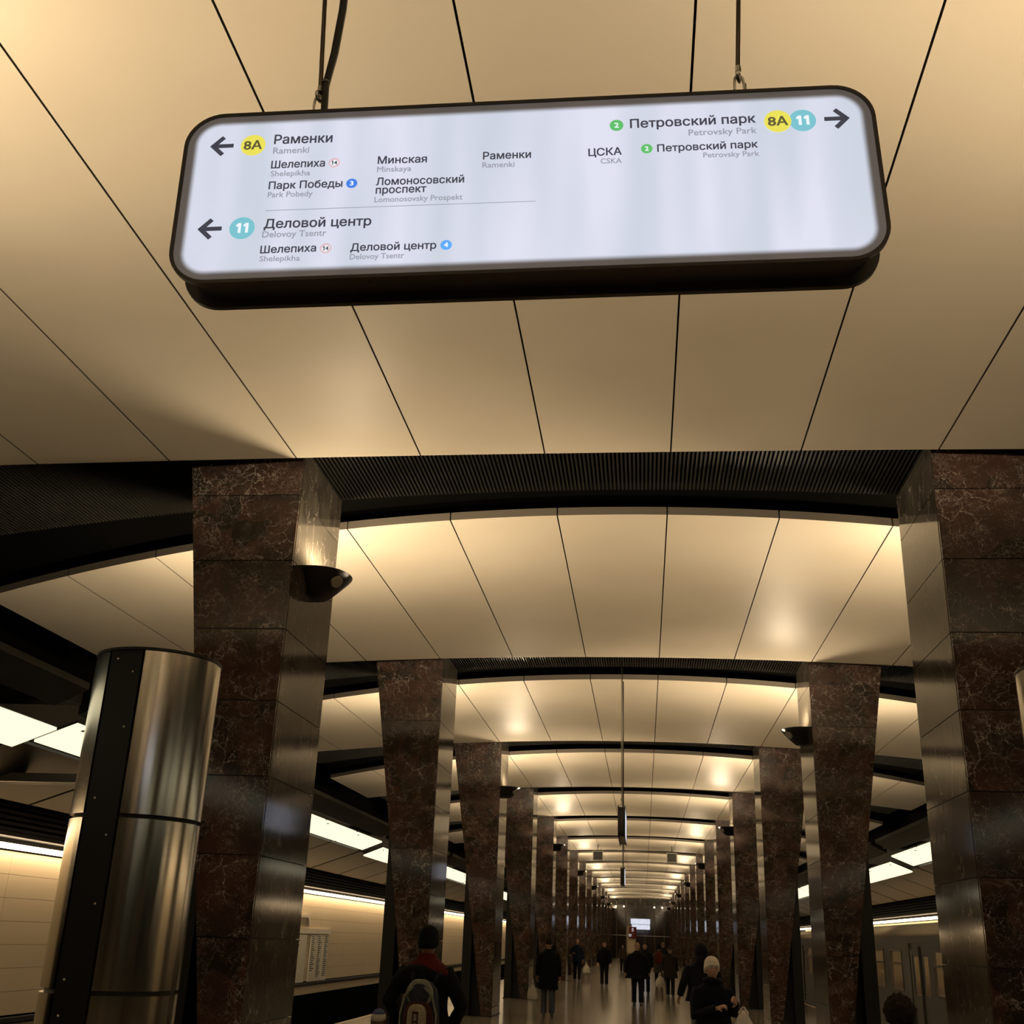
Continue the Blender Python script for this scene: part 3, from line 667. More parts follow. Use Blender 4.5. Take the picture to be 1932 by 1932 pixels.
# four spot lamps near the end wall
for x in (-2.62, -1.75, 1.55, 2.4):
    s_ = tag(empty('spotlight', (x, 128, 5.42)), 'tiny bright spot lamp near the far wall, %s' % {-2.62: 'outermost on the left', -1.75: 'inner left', 1.55: 'inner right', 2.4: 'outermost on the right'}[x], 'spotlight', 'spot lamps at the far end')
    MB().tube([(0, 0, 0), (0, .25, .1)], [.10, .07], 14, False).build('lamp_head', 'blackmetal', s_)
    disc('lamp_glass', 0, 0, .085, mat('spot_glass', (1,.9,.7), .3, emis=(1,.9,.65), es=6) if x == -2.62 else bpy.data.materials['spot_glass'], s_, -.02)
    MB().tube([(0, .12, .05), (0, .12, 1.62)], .015, 8).build('stem', 'blackmetal', s_)
# boxes hung under the ceiling, bay six
for x, lab in ((-2.02, 'left'), (1.86, 'right')):
    s_ = tag(empty('ceiling_speaker', (x, 61, 6.0)), 'square grey loudspeaker box hung from the ceiling, %s one' % lab, 'loudspeaker', 'loudspeaker boxes under the ceiling')
    bevel(MB().box(-.27, .27, -.12, .12, -.25, .25).build('cabinet', mat('grey_box_paint', (.2,.18,.13), .5) if x < 0 else bpy.data.materials['grey_box_paint'], s_), .015)
    bevel(MB().box(-.23, .23, -.135, -.121, -.21, .21).build('grille', 'duct', s_), .004)
    MB().tube([(0, 0, .25), (0, 0, .62)], .02, 8).build('stem', 'blackmetal', s_)
# station list board on the left track wall
pb = mat('pale_board', (.80,.76,.66), .35); ink = mat('board_ink', (.03,.028,.025), .6)
t = tag(empty('station_list_board', (-9.45, 33.2, .36)), 'pale board of vertical station lists on the left track wall', 'board')
MB().box(0, .04, -.9, 2.9, 1.33, 1.47).build('header_strip', pb, t)
NAMES = ['Деловой центр', 'Шелепиха', 'ЦСКА', 'Петровский парк', 'Раменки', 'Минская', 'Парк Победы']
for k, (a, b_, n) in enumerate(((-.75, .35, 3), (.80, 1.35, 6), (1.48, 2.08, 7), (2.2, 2.75, 7))):
    s_ = MB().box(.002, .035, a, b_, .02, 1.30).build('list_panel', pb, t)
    q = MB()
    for j in range(n*3 if k else 6):
        zz = 1.24-j*.055; ln = .2+.25*rnd.random()
        if zz > .1: q.box(.035, .037, a+.08, min(b_-.06, a+.08+ln), zz, zz+.022)
    q.build('lettering', ink, s_)['kind'] = 'stuff'
t2 = tag(empty('arrow_plate', (-9.45, 33.2, 2.2)), 'white bracket-shaped plate above the station list board', 'plate')
MB().add([(0,-.6,.0),(0,.45,.0),(0,.62,-.3),(0,.50,-.3),(0,.36,-.08),(0,-.6,-.08),(.04,-.6,.0),(.04,.45,.0),(.04,.62,-.3),(.04,.50,-.3),(.04,.36,-.08),(.04,-.6,-.08)],
         [(5,4,3,2,1,0),(6,7,8,9,10,11),(0,1,7,6),(1,2,8,7),(2,3,9,8),(3,4,10,9),(4,5,11,10),(5,0,6,11)]).build('plate', pb, t2)

# ================================================================== TRAIN
tp = mat('train_blue_grey_paint', (.085,.090,.084), .38); trf = mat('train_pale_roof', (.42,.37,.30), .2, .3)
rub = mat('door_rubber', (.01,.01,.01), .5); gls = mat('train_window_glass', (.02,.02,.018), .05, spec=.6)
gb = gls.node_tree.nodes['Principled BSDF']; gb.inputs['Transmission Weight'].default_value = .9; gb.inputs['Base Color'].default_value = (.9,.9,.85,1)
alu = mat('window_frame_alloy', (.16,.14,.11), .35, .6); inn_ = mat('train_interior_wood', (.42,.27,.12), .5); seat = mat('brown_seat_vinyl', (.20,.08,.04), .5); inl = mat('train_interior_lamp', (1,.9,.7), .4, emis=(1,.75,.42), es=9)
tr = tag(empty('metro_train', (6.12, 14, 0)), 'dark blue-grey metro train with lit windows standing on the right track', 'train')
L0, L1 = 0, 88
# side wall with openings built as strips
wins = []; doors = []
for k in range(-3, 14):
    base = 11.05+k*6.15        # door start, relative to train origin (world 25.05 for k=0)
    doors.append((base, base+1.72)); wins.append((base+2.45, base+3.72)); wins.append((base+4.42, base+5.69))
ops = sorted([(a, b_, 'w') for a, b_ in wins if a > .3 and b_ < L1-.3]+[(a, b_, 'd') for a, b_ in doors if a > .3 and b_ < L1-.3])
b = MB(); y = L0
zb, zt_ = -1.0, 2.12
for a, c, k in ops:
    b.box(0, .06, y, a, zb, zt_)
    if k == 'w': b.box(0, .06, a, c, zb, .98); b.box(0, .06, a, c, 1.86, zt_)
    else: b.box(0, .06, a, c, 1.98, zt_)
    y = c
b.box(0, .06, y, L1, zb, zt_)
b.box(0, .06, L0, L1, -1.0, -.25)
body = b.build('side_wall', tp, tr)
b = MB()
for i in range(4): b.tube([(-.006, L0+.05, .25+i*.16-.4), (-.006, L1-.05, .25+i*.16-.4)], .012, 6)
b.build('body_rib', tp, body)
prof = [(0, 2.12), (.02, 2.2), (.07, 2.28), (.16, 2.34), (.3, 2.385), (.6, 2.43), (1.3, 2.46), (2.0, 2.43), (2.4, 2.36), (2.58, 2.2), (2.6, 2.12)]
MB().loft([[(x, yy, z) for x, z in prof] for yy in (L0, L1)]).build('roof', trf, tr, True); smooth_angle(tr.children[-1], 30)
MB().box(2.54, 2.6, L0, L1, -1.0, 2.12).build('far_side_wall', inn_, tr)
MB().box(0, 2.6, L0, L1, -1.05, -.02).build('underframe', 'black', tr)
MB().box(0, 2.6, L0, L0+.06, -.02, 2.12).build('end_wall', tp, tr)
for s in range(2, 86, 4):
    MB().box(1.2, 1.4, s, s+2.4, 2.05, 2.1).build('interior_lamp', inl, tr)
    MB().box(2.05, 2.5, s-.6, s+2.6, .0, .45).build('seat', seat, tr); MB().box(2.4, 2.5, s-.6, s+2.6, .45, .95).build('seat_back', seat, tr)
for a, c, k in ops:
    if k == 'w':
        f = MB()
        for x0_, x1_, z0_, z1_ in ((a, a+.05, .98, 1.86), (c-.05, c, .98, 1.86), (a+.05, c-.05, .98, 1.02), (a+.05, c-.05, 1.81, 1.86), (a+.05, c-.05, 1.53, 1.585)):
            f.box(-.014, .05, x0_, x1_, z0_, z1_)
        f = f.build('window_frame', alu, tr)
        MB().box(.02, .026, a+.05, c-.05, 1.02, 1.53).build('window_pane', gls, f); MB().box(.03, .036, a+.05, c-.05, 1.585, 1.81).build('window_pane', gls, f)
    else:
        m_ = (a+c)/2
        for s_, (q0, q1) in enumerate(((a, m_-.004), (m_+.004, c))):
            d_ = MB(); w0, w1 = q0+.14, q1-.14
            d_.box(.05, .09, q0, w0, 0, 1.98); d_.box(.05, .09, w1, q1, 0, 1.98); d_.box(.05, .09, w0, w1, 0, .95); d_.box(.05, .09, w0, w1, 1.72, 1.98)
            d_ = d_.build('door_leaf', tp, tr); MB().box(.065, .07, w0, w1, .95, 1.72).build('door_pane', gls, d_)
            xx = m_-.05 if s_ == 0 else m_+.05
            MB().tube([(.04, xx, .1), (.04, xx, 1.9)], .022, 8).build('door_rubber', rub, d_)
            MB().tube([(.04, (q0+.06) if s_ == 0 else (q1-.06), .7), (.04, (q0+.06) if s_ == 0 else (q1-.06), 1.85)], .018, 8).build('hand_rail', 'pipe', d_)
# ================================================================== PEOPLE
FAB = {}
def fab(name, c, **k):
    if name not in FAB: FAB[name] = fabric(name, c, **k)
    return FAB[name]
SKIN = mat('skin', (.34,.19,.12), .5); SKIN2 = mat('pale_skin', (.42,.25,.17), .5)
EYEW = mat('eye_white', (.5,.47,.42), .3); EYED = mat('eye_dark', (.02,.015,.01), .2); LIP = mat('lips', (.28,.10,.08), .5); BROW = mat('brow_hair', (.03,.02,.015), .8)
HAIRD = fabric('dark_hair', (.018,.013,.010), sc=90); HAIRF = fabric('fair_hair', (.22,.17,.11), sc=90); HAIRG = fabric('greying_hair', (.10,.08,.06), sc=90)
SHOE = mat('black_shoe_leather', (.012,.011,.010), .4); GLS = mat('spectacle_frame', (.02,.02,.02), .3)
def remesh(name, mb, vox, m, parent, wr=0.0, it=2, ws=9, extra=None):
    me = mb.mesh(name+'_src'); o = bpy.data.objects.new(name, me); TMP.collection.objects.link(o)
    r = o.modifiers.new('r', 'REMESH'); r.mode = 'VOXEL'; r.voxel_size = vox; r.use_smooth_shade = True
    s = o.modifiers.new('s', 'SMOOTH'); s.factor = .5; s.iterations = it
    VL.update()
    new = bpy.data.meshes.new_from_object(o.evaluated_get(VL.depsgraph)); TMP.collection.objects.unlink(o); COL.objects.link(o)
    o.modifiers.clear(); o.data = new; bpy.data.meshes.remove(me); new.name = name
    if wr:
        for v in new.vertices:
            c = v.co; k = noise.noise(Vector((c.x*ws, c.y*ws, c.z*ws*.55+7)))+.5*noise.noise(Vector((c.x*ws*2.3, c.y*ws*2.3, c.z*ws*1.1)))
            v.co = c+v.normal*wr*k
    if extra is not None:
        bm = bmesh.new(); bm.from_mesh(new); t_ = extra.mesh('x'); bm.from_mesh(t_); bm.to_mesh(new); bm.free(); bpy.data.meshes.remove(t_)
    new.materials.clear(); new.materials.append(m); new.shade_smooth()
    if parent is not None: o.parent = parent
    return o
def headfn(sc):
    def fn(d, q):
        x, z = q.x, q.z
        if d.z < 0: q.x *= 1-.30*(-d.z)**1.3; 
        if d.y < 0: q.y *= (1-.10*max(0, d.z)); 
        if d.z < -.45 and d.y < 0: q.y -= .010
        if d.y < -.2:
            g = lambda cx, cz, sx_, sz: math.exp(-((x-cx)/sx_)**2-((z-cz)/sz)**2)
            q.y -= .024*g(0, -.022, .012, .020)+.010*g(0, .0, .008, .022)
            q.y += .010*(g(.031, .012, .016, .011)+g(-.031, .012, .016, .011))
            q.y -= .005*(g(.03, .034, .022, .009)+g(-.03, .034, .022, .009))+.005*g(0, -.058, .02, .010)+.006*g(0, -.09, .018, .014)
        if d.y > .1: q.y *= 1.05
        return q
    return fn
def ring(cx, cy, z, rx, ry, n=24, p=2.4):
    out = []
    for j in range(n):
        a = 2*math.pi*j/n; c, s = math.cos(a), math.sin(a)
        out.append((cx+rx*math.copysign(abs(c)**(2/p), c), cy+ry*math.copysign(abs(s)**(2/p), s), z))
    return out
def hand(mb, W, D, thumb, palm, curl=.5, k=1.0):
    W, D, T, N = Vector(W), Vector(D).normalized(), Vector(thumb), Vector(palm)
    T = (T-D*T.dot(D)).normalized(); N = D.cross(T); N = N if N.dot(Vector(palm)) > 0 else -N
    for o_ in (-.024, 0, .024): mb.tube([W-D*.01, W+D*.04*k+T*o_*.8, W+D*.082*k+T*o_], [.021, .020, .016], 10)
    for i, (o_, ln) in enumerate(((.033, .070), (.011, .080), (-.011, .075), (-.033, .058))):
        p = W+D*.080*k+T*o_; c = curl*(1+.12*i); pts = [p]; a = c*.35
        for seg in (.45, .32, .25):
            d = D*math.cos(a)+N*math.sin(a)+T*o_*1.2; p = p+d*ln*seg*k; pts.append(p); a += c
        mb.tube(pts, [.0100, .0092, .0085, .0074], 8)
    p = W+D*.022*k+T*.030; mb.tube([p, p+(T*.75+D*.65+N*.25)*.034, p+(T*.62+D*.85+N*.45).normalized()*.062+T*.006], [.0125, .0110, .0088], 8)
def person(loc, rz, H, label, coat, hem, trousers, hat=None, hair=None, arms=None, stride=.12, skin=None, vox=.010, cwr=.010, width=1.0, skirtflare=1.0, hood=False, face=True, glasses=False, bulk=.0, group=None, hairlen=0, shoes=True, scarf=None, lean=0):
    s = H/1.75; V = lambda x, y, z: (x*s, y*s, z*s)
    skin = skin or SKIN
    arms = arms or {}
    A = {}
    for sx in (-1, 1):
        e, w_ = arms.get(sx, ((.255, .02, 1.13), (.27, -.06, .90)))
        A[sx] = [Vector(V(sx*.185*width, 0, 1.41)), Vector(V(sx*e[0], e[1], e[2])), Vector(V(sx*w_[0], w_[1], w_[2]))]
    b = MB(); hb_ = b if vox < .0105 else MB()
    b.loft([ring(0, 0, z*s, rx*s*width, ry*s) for z, rx, ry in ((.86, .15, .10), (.95, .155, .105), (1.08, .13, .09), (1.2, .14, .095), (1.32, .16, .10), (1.40, .155, .085), (1.45, .09, .065), (1.49, .055, .055))])
    b.tube([V(0, .01, 1.42), V(0, -.002, 1.56)], [.058*s, .054*s], 14)
    b.ellipsoid(V(0, -.012, 1.632), (.077*s, .098*s, .120*s), 36, 28, headfn(s))
    for sx in (-1, 1):
        b.ellipsoid(V(sx*.078, .006, 1.625), (.010*s, .020*s, .031*s), 10, 8)
        S_, E_, W_ = A[sx]; b.tube([S_+Vector(V(-sx*.03, 0, -.03)), E_, W_], [.036*s, .034*s, .026*s], 12)
        D = (W_-E_).normalized(); hand(hb_, W_, D, (-sx*.35, -1, .1), (-sx, .2, -.1), arms.get('curl', .55), s)
        fy_ = -sx*stride
        b.tube([V(sx*.085, 0, .92), V(sx*.095, fy_*.55-.02, .50), V(sx*.095, fy_, .09)], [.078*s, .052*s, .038*s], 12)
        b.ellipsoid(V(sx*.098, fy_-.06, .055), (.038*s, .11*s, .035*s), 12, 8)
    body = remesh('person', b, vox, skin, None, extra=hb_ if hb_ is not b else None)
    body.location = (loc[0], loc[1], 0); body.rotation_euler = (0, 0, rz)
    tag(body, label, 'person', group)
    # trousers
    b = MB()
    for sx in (-1, 1):
        fy_ = -sx*stride
        b.tube([V(sx*.085, 0, .90), V(sx*.095, fy_*.28-.01, .70), V(sx*.097, fy_*.55-.02, .48), V(sx*.098, fy_*.8, .25), V(sx*.098, fy_, .075)], [.108*s, .094*s, .075*s, .070*s, .074*s], 16, False)
    b.loft([ring(0, 0, z*s, rx*s, .125*s) for z, rx in ((.84, .175), (.93, .178), (1.0, .170))])
    remesh('trousers', b, max(vox, .011), trousers, body, .007, 1, 12)
    if shoes:
        for sx in (-1, 1):
            fy_ = -sx*stride; b = MB(); rr = []
            for z, l, w_, oy in ((0, .145, .050, 0), (.02, .148, .052, 0), (.05, .135, .046, .006), (.085, .09, .042, .035), (.125, .06, .042, .055)):
                rr.append([(p[0]*s, p[1]*s, p[2]*s) for p in ring(sx*.10, fy_-.055+oy, z, w_, l, 20, 2.3)])
            o = b.loft(rr).build('shoe', SHOE, body, True); smooth_angle(o, 60)
    # coat
    b = MB(); B_ = bulk
    rings = [(1.49, .085, .085), (1.455, .13, .10), (1.41, .195, .125), (1.34, .215, .14), (1.22, .205, .145), (1.08, .195+B_*.5, .145+B_*.5), (.96, .205+B_, .155+B_)]
    if hem < .96:
        rings += [((.96+hem)/2, (.215+B_*1.2)*skirtflare**.5, .165+B_), (hem, (.225+B_*1.2)*skirtflare, .172*skirtflare**.6+B_)]
    b.loft([ring(0, .004, z*s, rx*s*width, ry*s) for z, rx, ry in reversed(rings)])
    for sx in (-1, 1):
        S_, E_, W_ = A[sx]; m1 = (S_+E_)/2; m2 = (E_+W_)/2; D = (W_-E_).normalized()
        b.tube([S_+Vector(V(-sx*.02, 0, -.01)), m1, E_, m2, W_-D*.01], [.078*s, .072*s, .064*s, .058*s, .050*s], 16, False)
    if hood:
        b.ellipsoid(V(0, .085, 1.47), (.135*s, .085*s, .075*s), 16, 10)
    b.tube([V(.075*math.cos(a), .008+.072*math.sin(a), 1.495) for a in [2*math.pi*i/16 for i in range(17)]], .026*s, 8, False)
    co = remesh('coat', b, max(vox, .011), coat, body, cwr*.7, 2, 8)
    if face and rz < 1.5:
        for sx in (-1, 1):
            e = MB().ellipsoid(V(sx*.030, -.094, 1.645), (.0135*s, .006*s, .007*s), 12, 8).build('eye', EYEW, body, True)
            MB().ellipsoid(V(sx*.030, -.0985, 1.645), (.006*s, .003*s, .006*s), 10, 8).build('pupil', EYED, e, True)
            MB().tube([V(sx*.016, -.109, 1.665), V(sx*.032, -.106, 1.670), V(sx*.047, -.094, 1.664)], [.003*s]*3, 6).build('eyebrow', BROW, body, True)
        MB().tube([V(-.022, -.098, 1.573), V(0, -.106, 1.575), V(.022, -.098, 1.573)], [.003*s, .0052*s, .003*s], 8).build('mouth', LIP, body, True)
    if glasses:
        g = MB()
        for sx in (-1, 1):
            g.tube([V(sx*.032+.021*math.cos(a), -.112, 1.645+.016*math.sin(a)) for a in [2*math.pi*i/14 for i in range(15)]], .0022*s, 6, False)
            g.tube([V(sx*.053, -.110, 1.648), V(sx*.080, -.0, 1.645)], .002*s, 6)
        g.tube([V(-.011, -.114, 1.648), V(.011, -.114, 1.648)], .002*s, 6); g.build('glasses', GLS, body)
    if hair:
        hm, style = hair
        hb = MB()
        def hf(d, q):
            q = Vector(q); n_ = noise.noise(Vector((d.x*6+3, d.y*6, d.z*6)))
            q *= 1+(.16 if style == 'curly' else .04)*n_
            if style == 'curly': q *= 1+.10*noise.noise(Vector((d.x*14, d.y*14, d.z*14)))
            return q
        if style == 'receding': hb.ellipsoid(V(0, .022, 1.650), (.082*s, .086*s, .102*s), 24, 16, hf)
        elif style == 'curly': hb.ellipsoid(V(0, .012, 1.655), (.118*s, .118*s, .125*s), 48, 36, hf)
        elif style == 'short': hb.ellipsoid(V(0, .008, 1.668), (.085*s, .100*s, .095*s), 24, 16, hf)
        elif style == 'ring': hb.ellipsoid(V(0, .035, 1.625), (.083*s, .078*s, .065*s), 24, 14, hf)
        elif style == 'fringe': hb.ellipsoid(V(0, -.010, 1.665), (.084*s, .096*s, .045*s), 24, 14, hf)
        elif style == 'bob': hb.ellipsoid(V(0, .012, 1.640), (.098*s, .104*s, .125*s), 24, 16, hf)
        hb.build('hair', hm, body, True)
    if hat:
        kind, hm = hat[0], hat[1:]
        if kind == 'beanie':
            bands = hm if len(hm) > 1 else (hm[0],)
            zs = [-.32, -.12, .10, .34, .56, .76, .91, .985]
            rr = []
            for t in zs:
                k_ = (1-abs(t)**2.7)**.5; rr.append([(x, y, z+s*(-.030 if y > 0 else .045)*min(1, abs(y)/(.10*s))*(1-max(0, t))**2) for x, y, z in ring(0, .008*s, (1.652+t*.132)*s, .094*k_*s, .114*k_*s, 28, 2)])
            if len(bands) == 1:
                o = MB().loft([[(x*.97, y*.97, z) for x, y, z in rr[0]]]+rr).build('beanie', bands[0], body, True)
                b2 = MB().loft([[(x*1.03, y*1.03, z-.004*s) for x, y, z in rr[0]], [(x*1.045, y*1.045, z) for x, y, z in rr[1]], [(x*1.01, y*1.01, z+.004) for x, y, z in rr[2]]]).build('beanie_cuff', bands[0], body, True)
            else:
                for i, (a_, b__) in enumerate(((0, 2), (2, 4), (4, 7))):
                    seg = rr[a_:b__+1]
                    MB().loft(seg).build('beanie_band', bands[i], body, True)
        if kind == 'cap':
            MB().loft([ring(0, .0, z*s, rx*s, ry*s, 24, 2) for z, rx, ry in ((1.675, .092, .110), (1.70, .102, .122), (1.725, .098, .115), (1.745, .065, .080))]).build('flat_cap', hm[0], body, True)
            MB().loft([[(x, y-.10*s, z) for x, y, z in ring(0, 0, z*s, .07*s, .05*s, 20, 2)] for z in (1.680, 1.692)]).build('cap_peak', hm[0], body, True)
        if kind == 'hood':
            MB().ellipsoid(V(0, .022, 1.640), (.112*s, .118*s, .140*s), 28, 18, lambda d, q: Vector((q.x, q.y, q.z*(1.0 if d.z < 0 else 1.02)))*(1+.03*noise.noise(d*4))).build('hood', hm[0], body, True)
            MB().tube([V(0, .07, 1.50), V(0, .03, 1.57)], [.10*s, .10*s], 16).build('hood_collar', hm[0], body, True)
    if scarf: MB().tube([V(.088*math.cos(a), -.01+.085*math.sin(a), 1.50+.012*math.sin(2*a)) for a in [2*math.pi*i/18 for i in range(19)]], .036*s, 10, False).build('scarf', scarf, body, True)
    return body, A, s
def bag(loc, h, wd, label, m, group=None, rz=0, thick=.5, hz=.12):
    """soft carrier bag hanging from its handles at loc"""
    root = tag(empty('carrier_bag', loc, rz), label, 'bag', group)
    rr = []
    for t, w_, d_ in ((0, .10, .10), (.08, .30, .30), (.3, .72, .75), (.6, .95, 1.0), (.88, 1.0, 1.0), (.97, .9, .8), (1.0, .7, .5)):
        z = -hz-t*h; r = []
        for j in range(28):
            a = 2*math.pi*j/28; k = 1+.10*noise.noise(Vector((math.cos(a)*2.2, math.sin(a)*2.2, t*3)))+.04*math.sin(a*9+t*2)*(1-t*.6)
            r.append((wd/2*w_*math.cos(a)*k, wd/2*thick*d_*math.sin(a)*k, z))
        rr.append(r)
    MB().loft(rr).build('bag_body', m, root, True)
    for dx in (-.3, .3): MB().tube([(dx*.02, 0, .0), (dx*wd*.16, .006, -hz*.5), (dx*wd*.42, .0, -hz-.05*h)], [.009, .012, .018], 8).build('handle', m, root, True)
    return root
BLK = fab('black_coat_cloth', (.004,.004,.004)); NAVY = fab('navy_quilted_cloth', (.005,.006,.010)); NAVYD = fab('dark_navy_cloth', (.006,.007,.011))
JEANS = fab('blue_jeans_denim', (.055,.065,.085), sc=120); JEANL = fab('pale_blue_denim', (.10,.12,.14), sc=120); DKT = fab('dark_trouser_cloth', (.007,.0065,.0065)); DKJ = fab('dark_denim', (.010,.012,.016), sc=120)
OLV = fab('dark_olive_wool', (.014,.011,.007)); GRYC = fab('dark_grey_wool', (.045,.042,.036)); BLU2 = fab('blue_jacket_nylon', (.008,.014,.034)); REDF = fab('red_nylon', (.075,.008,.007)); DRED = fab('dark_red_canvas', (.09,.015,.012))
WOOL = fab('white_knit_wool', (.62,.58,.50), sc=140); KB = fab('blue_knit', (.06,.08,.17), sc=140); KW = fab('cream_knit', (.40,.38,.34), sc=140); KBR = fab('brown_knit', (.09,.06,.04), sc=140); KBLK = fab('black_knit', (.003,.003,.003), sc=140)
PLAS = mat('white_plastic_film', (.55,.52,.46), .4); PLAS2 = mat('crinkled_white_plastic', (.60,.57,.52), .35); GRYP = fab('pack_grey_nylon', (.20,.20,.16)); PBL = fab('pack_dark_blue_nylon', (.030,.034,.048)); PLG = fab('pack_beige_panel', (.30,.26,.18)); PDR = fab('pack_maroon_trim', (.05,.018,.015))
PI = math.pi
# the man with the backpack, seen from behind
bp, A_, s_ = person((-1.73, 11.3), PI, 1.84, 'person from behind in black jacket with red collar, black beanie and grey backpack', BLK, .74, DKT, hat=('beanie', KBLK), arms={-1: ((.34, .05, 1.10), (.24, -.14, .93)), 1: ((.33, .03, 1.13), (.25, -.14, .95)), 'curl': .9}, vox=.0102, bulk=.02, width=1.0, face=False)
rr = [ring(0, .006, z*s_, rx*s_*.93, ry*s_, 32) for z, rx, ry in ((1.36, .244, .155), (1.40, .236, .146), (1.44, .182, .124), (1.48, .122, .105), (1.515, .092, .092), (1.54, .088, .088))]
y_ = MB().loft(rr).build('red_yoke', REDF, bp, True)
MB().loft([[(x*1.02+.03, y, z-.035) for x, y, z in ring(0, .03, zz*s_, rx*s_, ry*s_, 32)] for zz, rx, ry in ((1.30, .25, .15), (1.38, .245, .15), (1.43, .20, .135), (1.475, .13, .10))]).build('black_hood', BLK, bp, True)
pk = tag(empty('backpack', (-1.70, 10.88, .78)), 'grey and dark blue backpack worn by the person in the near left', 'backpack')
def pad(name, x0, x1, z0, z1, y0, y1, r, m, par, taper=1.0):
    pts = rrect(x1-x0, z1-z0, r, 7); cx, cz = (x0+x1)/2, (z0+z1)/2
    lo = []
    for k, (yy, sc_) in enumerate(((y1, .96), (y0+(y1-y0)*.3, 1.0), (y0+(y1-y0)*.1, .95), (y0, .84))):
        lo.append([(cx+x*sc_*(1-(1-taper)*max(0, z)/(z1-z0)*2), yy, cz+z*sc_) for x, z in pts])
    return MB().loft(lo).build(name, m, par, True)
pad('pack_body', -.165, .165, -.08, .56, -.03, .17, .13, PBL, pk, .72)
pad('top_lid', -.115, .115, .36, .565, -.075, -.0, .09, GRYP, pk, .8)
pad('lid_panel', -.085, .085, .37, .53, -.092, -.05, .07, PBL, pk, .85)
pad('front_pocket', -.13, .13, .10, .40, -.11, -.0, .09, PDR, pk, .8)
q_ = pad('pocket_panel', -.085, .08, .125, .375, -.128, -.09, .06, PLG, pk, .9)
MB().box(-.038, .012, -.136, -.127, .19, .32).build('logo_patch', PDR, q_); MB().box(-.026, .0, -.139, -.135, .25, .30).build('patch_square', GRYP, q_); MB().box(-.026, .0, -.139, -.135, .20, .235).build('patch_square', GRYP, q_)
pad('lower_pocket', -.135, .135, -.10, .115, -.12, -.0, .06, NAVYD, pk)
MB().box(-.022, .018, -.129, -.118, -.08, .12).build('centre_strap', GRYP, pk)
for sx in (-1, 1):
    MB().tube([(sx*.05, -.10, .50), (sx*.115, -.10, .44), (sx*.150, -.07, .30), (sx*.15, -.08, .10), (sx*.165, -.05, -.05)], [.009]*5, 8).build('piping', GRYP, pk, True)
    pad('side_pocket', sx*.165-.03, sx*.165+.03, -.06, .12, -.02, .1, .02, GRYP, pk)
    MB().tube([(sx*.09, .14, .52), (sx*.11, .19, .60), (sx*.12, .30, .60), (sx*.12, .42, .50)], [.018]*4, 8).build('shoulder_strap', NAVYD, pk, True)
MB().tube([(-.03, .05, .555), (0, .03, .60), (.03, .05, .555)], [.008]*3, 8).build('grab_loop', NAVYD, pk, True)
pk.scale = (1.1, 1.0, 1.1)
person((-1.87, 9.95), PI, 1.17, 'child in a blue, white and brown striped knit hat at the bottom edge', DKT, .8, DKT, hat=('beanie', KBR, KW, KB), arms=None, vox=.015, face=False, hair=(HAIRD, 'ring'))
cm, A_, s_ = person((-2.03, 29.8), PI+.1, 1.80, 'person from behind in a knee-length black coat and jeans, walking on the left', BLK, .60, JEANS, hair=(HAIRD, 'short'), vox=.014, width=1.1, stride=.05, face=False)
wl = cm.matrix_basis @ (A_[1][2]+Vector((0, -.03, -.09)))
bag((wl.x-.10, wl.y-.06, wl.z), .36, .28, 'white carrier bag held by the person in the long black coat', PLAS)
bm_, A_, s_ = person((-2.78, 56.2), 0, 1.84, 'person in a blue jacket with a bald head facing the viewer by the left pillars', BLU2, .82, DKT, hair=(HAIRG, 'ring'), vox=.019, arms={-1: ((.28, -.02, 1.14), (.18, -.22, 1.14))}, width=1.08)
wl = bm_.matrix_basis @ (A_[1][2]+Vector((0, -.03, -.09)))
bag((wl.x+.16, wl.y-.06, wl.z), .40, .42, 'white bag hanging beside the person in the blue jacket', PLAS)
person((-1.32, 50.7), 0, 1.79, 'slim person in a short black jacket walking towards the viewer, left of centre', BLK, .86, DKJ, hair=(HAIRD, 'short'), vox=.018, stride=.06)
person((-.96, 75), 0, 1.62, 'small distant person in a brownish jacket beside the cream booth', fab('brown_jacket', (.05,.035,.022)), .85, DKJ, hair=(HAIRD, 'bob'), vox=.021)
person((.15, 36.9), .08, 1.79, 'person with glasses and receding hair in a wide open black jacket, centre of the hall', BLK, .74, DKJ, hair=(HAIRG, 'receding'), vox=.014, glasses=True, width=1.15, skirtflare=1.28, bulk=.04, stride=.08, arms={-1: ((.31, .03, 1.12), (.36, -.02, .88)), 1: ((.31, .05, 1.13), (.36, .04, .90))})
person((.40, 45), 0, 1.79, 'person half hidden behind the one with glasses', DKT, .84, DKT, hair=(HAIRD, 'short'), vox=.018, width=1.08)
rb2, A_, s_ = person((.98, 51.2), PI, 1.72, 'person from behind in a grey coat carrying a dark red backpack', GRYC, .62, DKT, hat=('beanie', KBLK), vox=.018, face=False, stride=.1)
p2 = tag(empty('backpack', (.98, 50.86, .98)), 'dark red backpack on the person in the grey coat', 'backpack')
pad('pack_body', -.17, .17, 0, .47, -.02, .15, .12, DRED, p2, .8); pad('front_pocket', -.12, .12, .03, .25, -.07, 0, .07, DRED, p2)
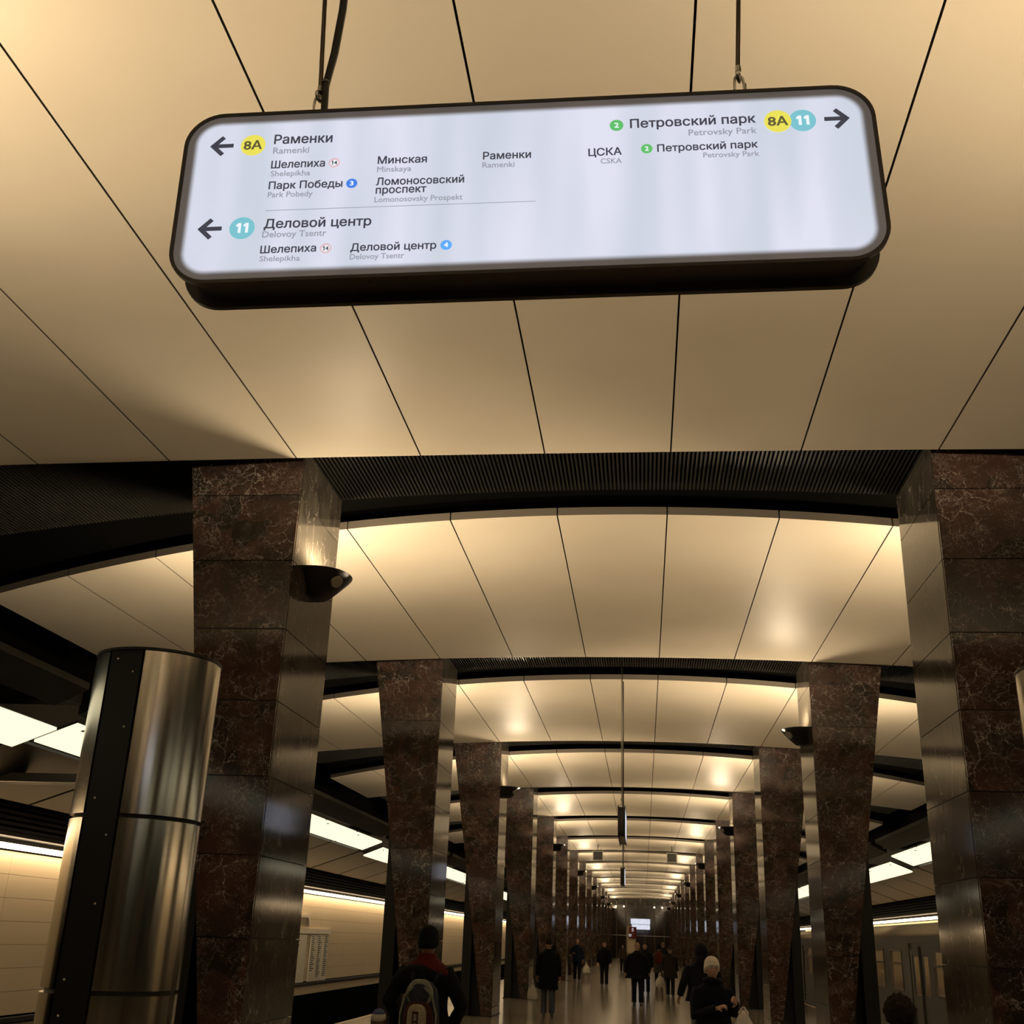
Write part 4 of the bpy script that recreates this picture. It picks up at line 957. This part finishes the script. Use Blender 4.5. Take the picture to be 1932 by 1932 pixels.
for sx in (-1, 1): MB().tube([(sx*.09, .12, .42), (sx*.10, .17, .50), (sx*.11, .28, .47)], [.02]*3, 8).build('shoulder_strap', DRED, p2, True)
ol, A_, s_ = person((1.30, 43.6), PI-.15, 1.68, 'person from behind in a dark olive coat and flat cap', OLV, .66, DKJ, hat=('cap', OLV), hair=(HAIRG, 'short'), vox=.016, width=1.15, skirtflare=1.12, stride=.10, face=False)
wl = ol.matrix_basis @ (A_[1][2]+Vector((0, -.03, -.09)))
bag((wl.x-.12, wl.y-.03, wl.z+.02), .36, .38, 'white carrier bag beside the person in the flat cap', PLAS)
person((1.32, 60), PI, 1.84, 'distant fair-haired person in dark clothes seen over the shoulders of others', DKT, .8, DKT, hair=(HAIRF, 'short'), vox=.021, face=False)
person((1.30, 20.0), PI+.05, 1.79, 'person in a dark hooded jacket and pale jeans from behind, one arm held out', NAVYD, .90, JEANL, hat=('hood', NAVYD), vox=.012, width=1.12, bulk=.02, face=False, arms={1: ((.30, .06, 1.17), (.36, -.02, .97)), -1: ((.30, -.02, 1.12), (.28, -.12, .92))})
wm, A_, s_ = person((1.13, 14.0), .22, 1.64, 'woman-sized person in a white knit hat and long navy coat facing the viewer', NAVY, .42, DKT, hat=('beanie', WOOL), hair=(HAIRD, 'fringe'), skin=SKIN2, vox=.009, width=1.02, bulk=.03, cwr=.014, arms={1: ((.27, -.03, 1.14), (.20, -.27, 1.26)), -1: ((.25, -.08, 1.10), (.02, -.27, 1.20)), 'curl': .9}, scarf=NAVYD)
wm['label'] = 'person in a white knit hat and long navy coat facing the viewer'
hp = wm.matrix_basis @ (A_[1][2]+Vector((.02, -.07, -.03)))
bag((hp.x+.045, hp.y-.03, hp.z+.0), .60, .34, 'large crinkled white plastic bag held by the person in the white hat', PLAS2, hz=.03)
person((2.04, 8.3), PI, 1.50, 'person with curly dark hair and blue jacket at the bottom right edge', fab('slate_blue_jacket', (.020,.026,.036)), .8, DKT, hair=(HAIRD, 'curly'), vox=.014, width=1.05, face=False)

bpy.data.scenes.remove(TMP)
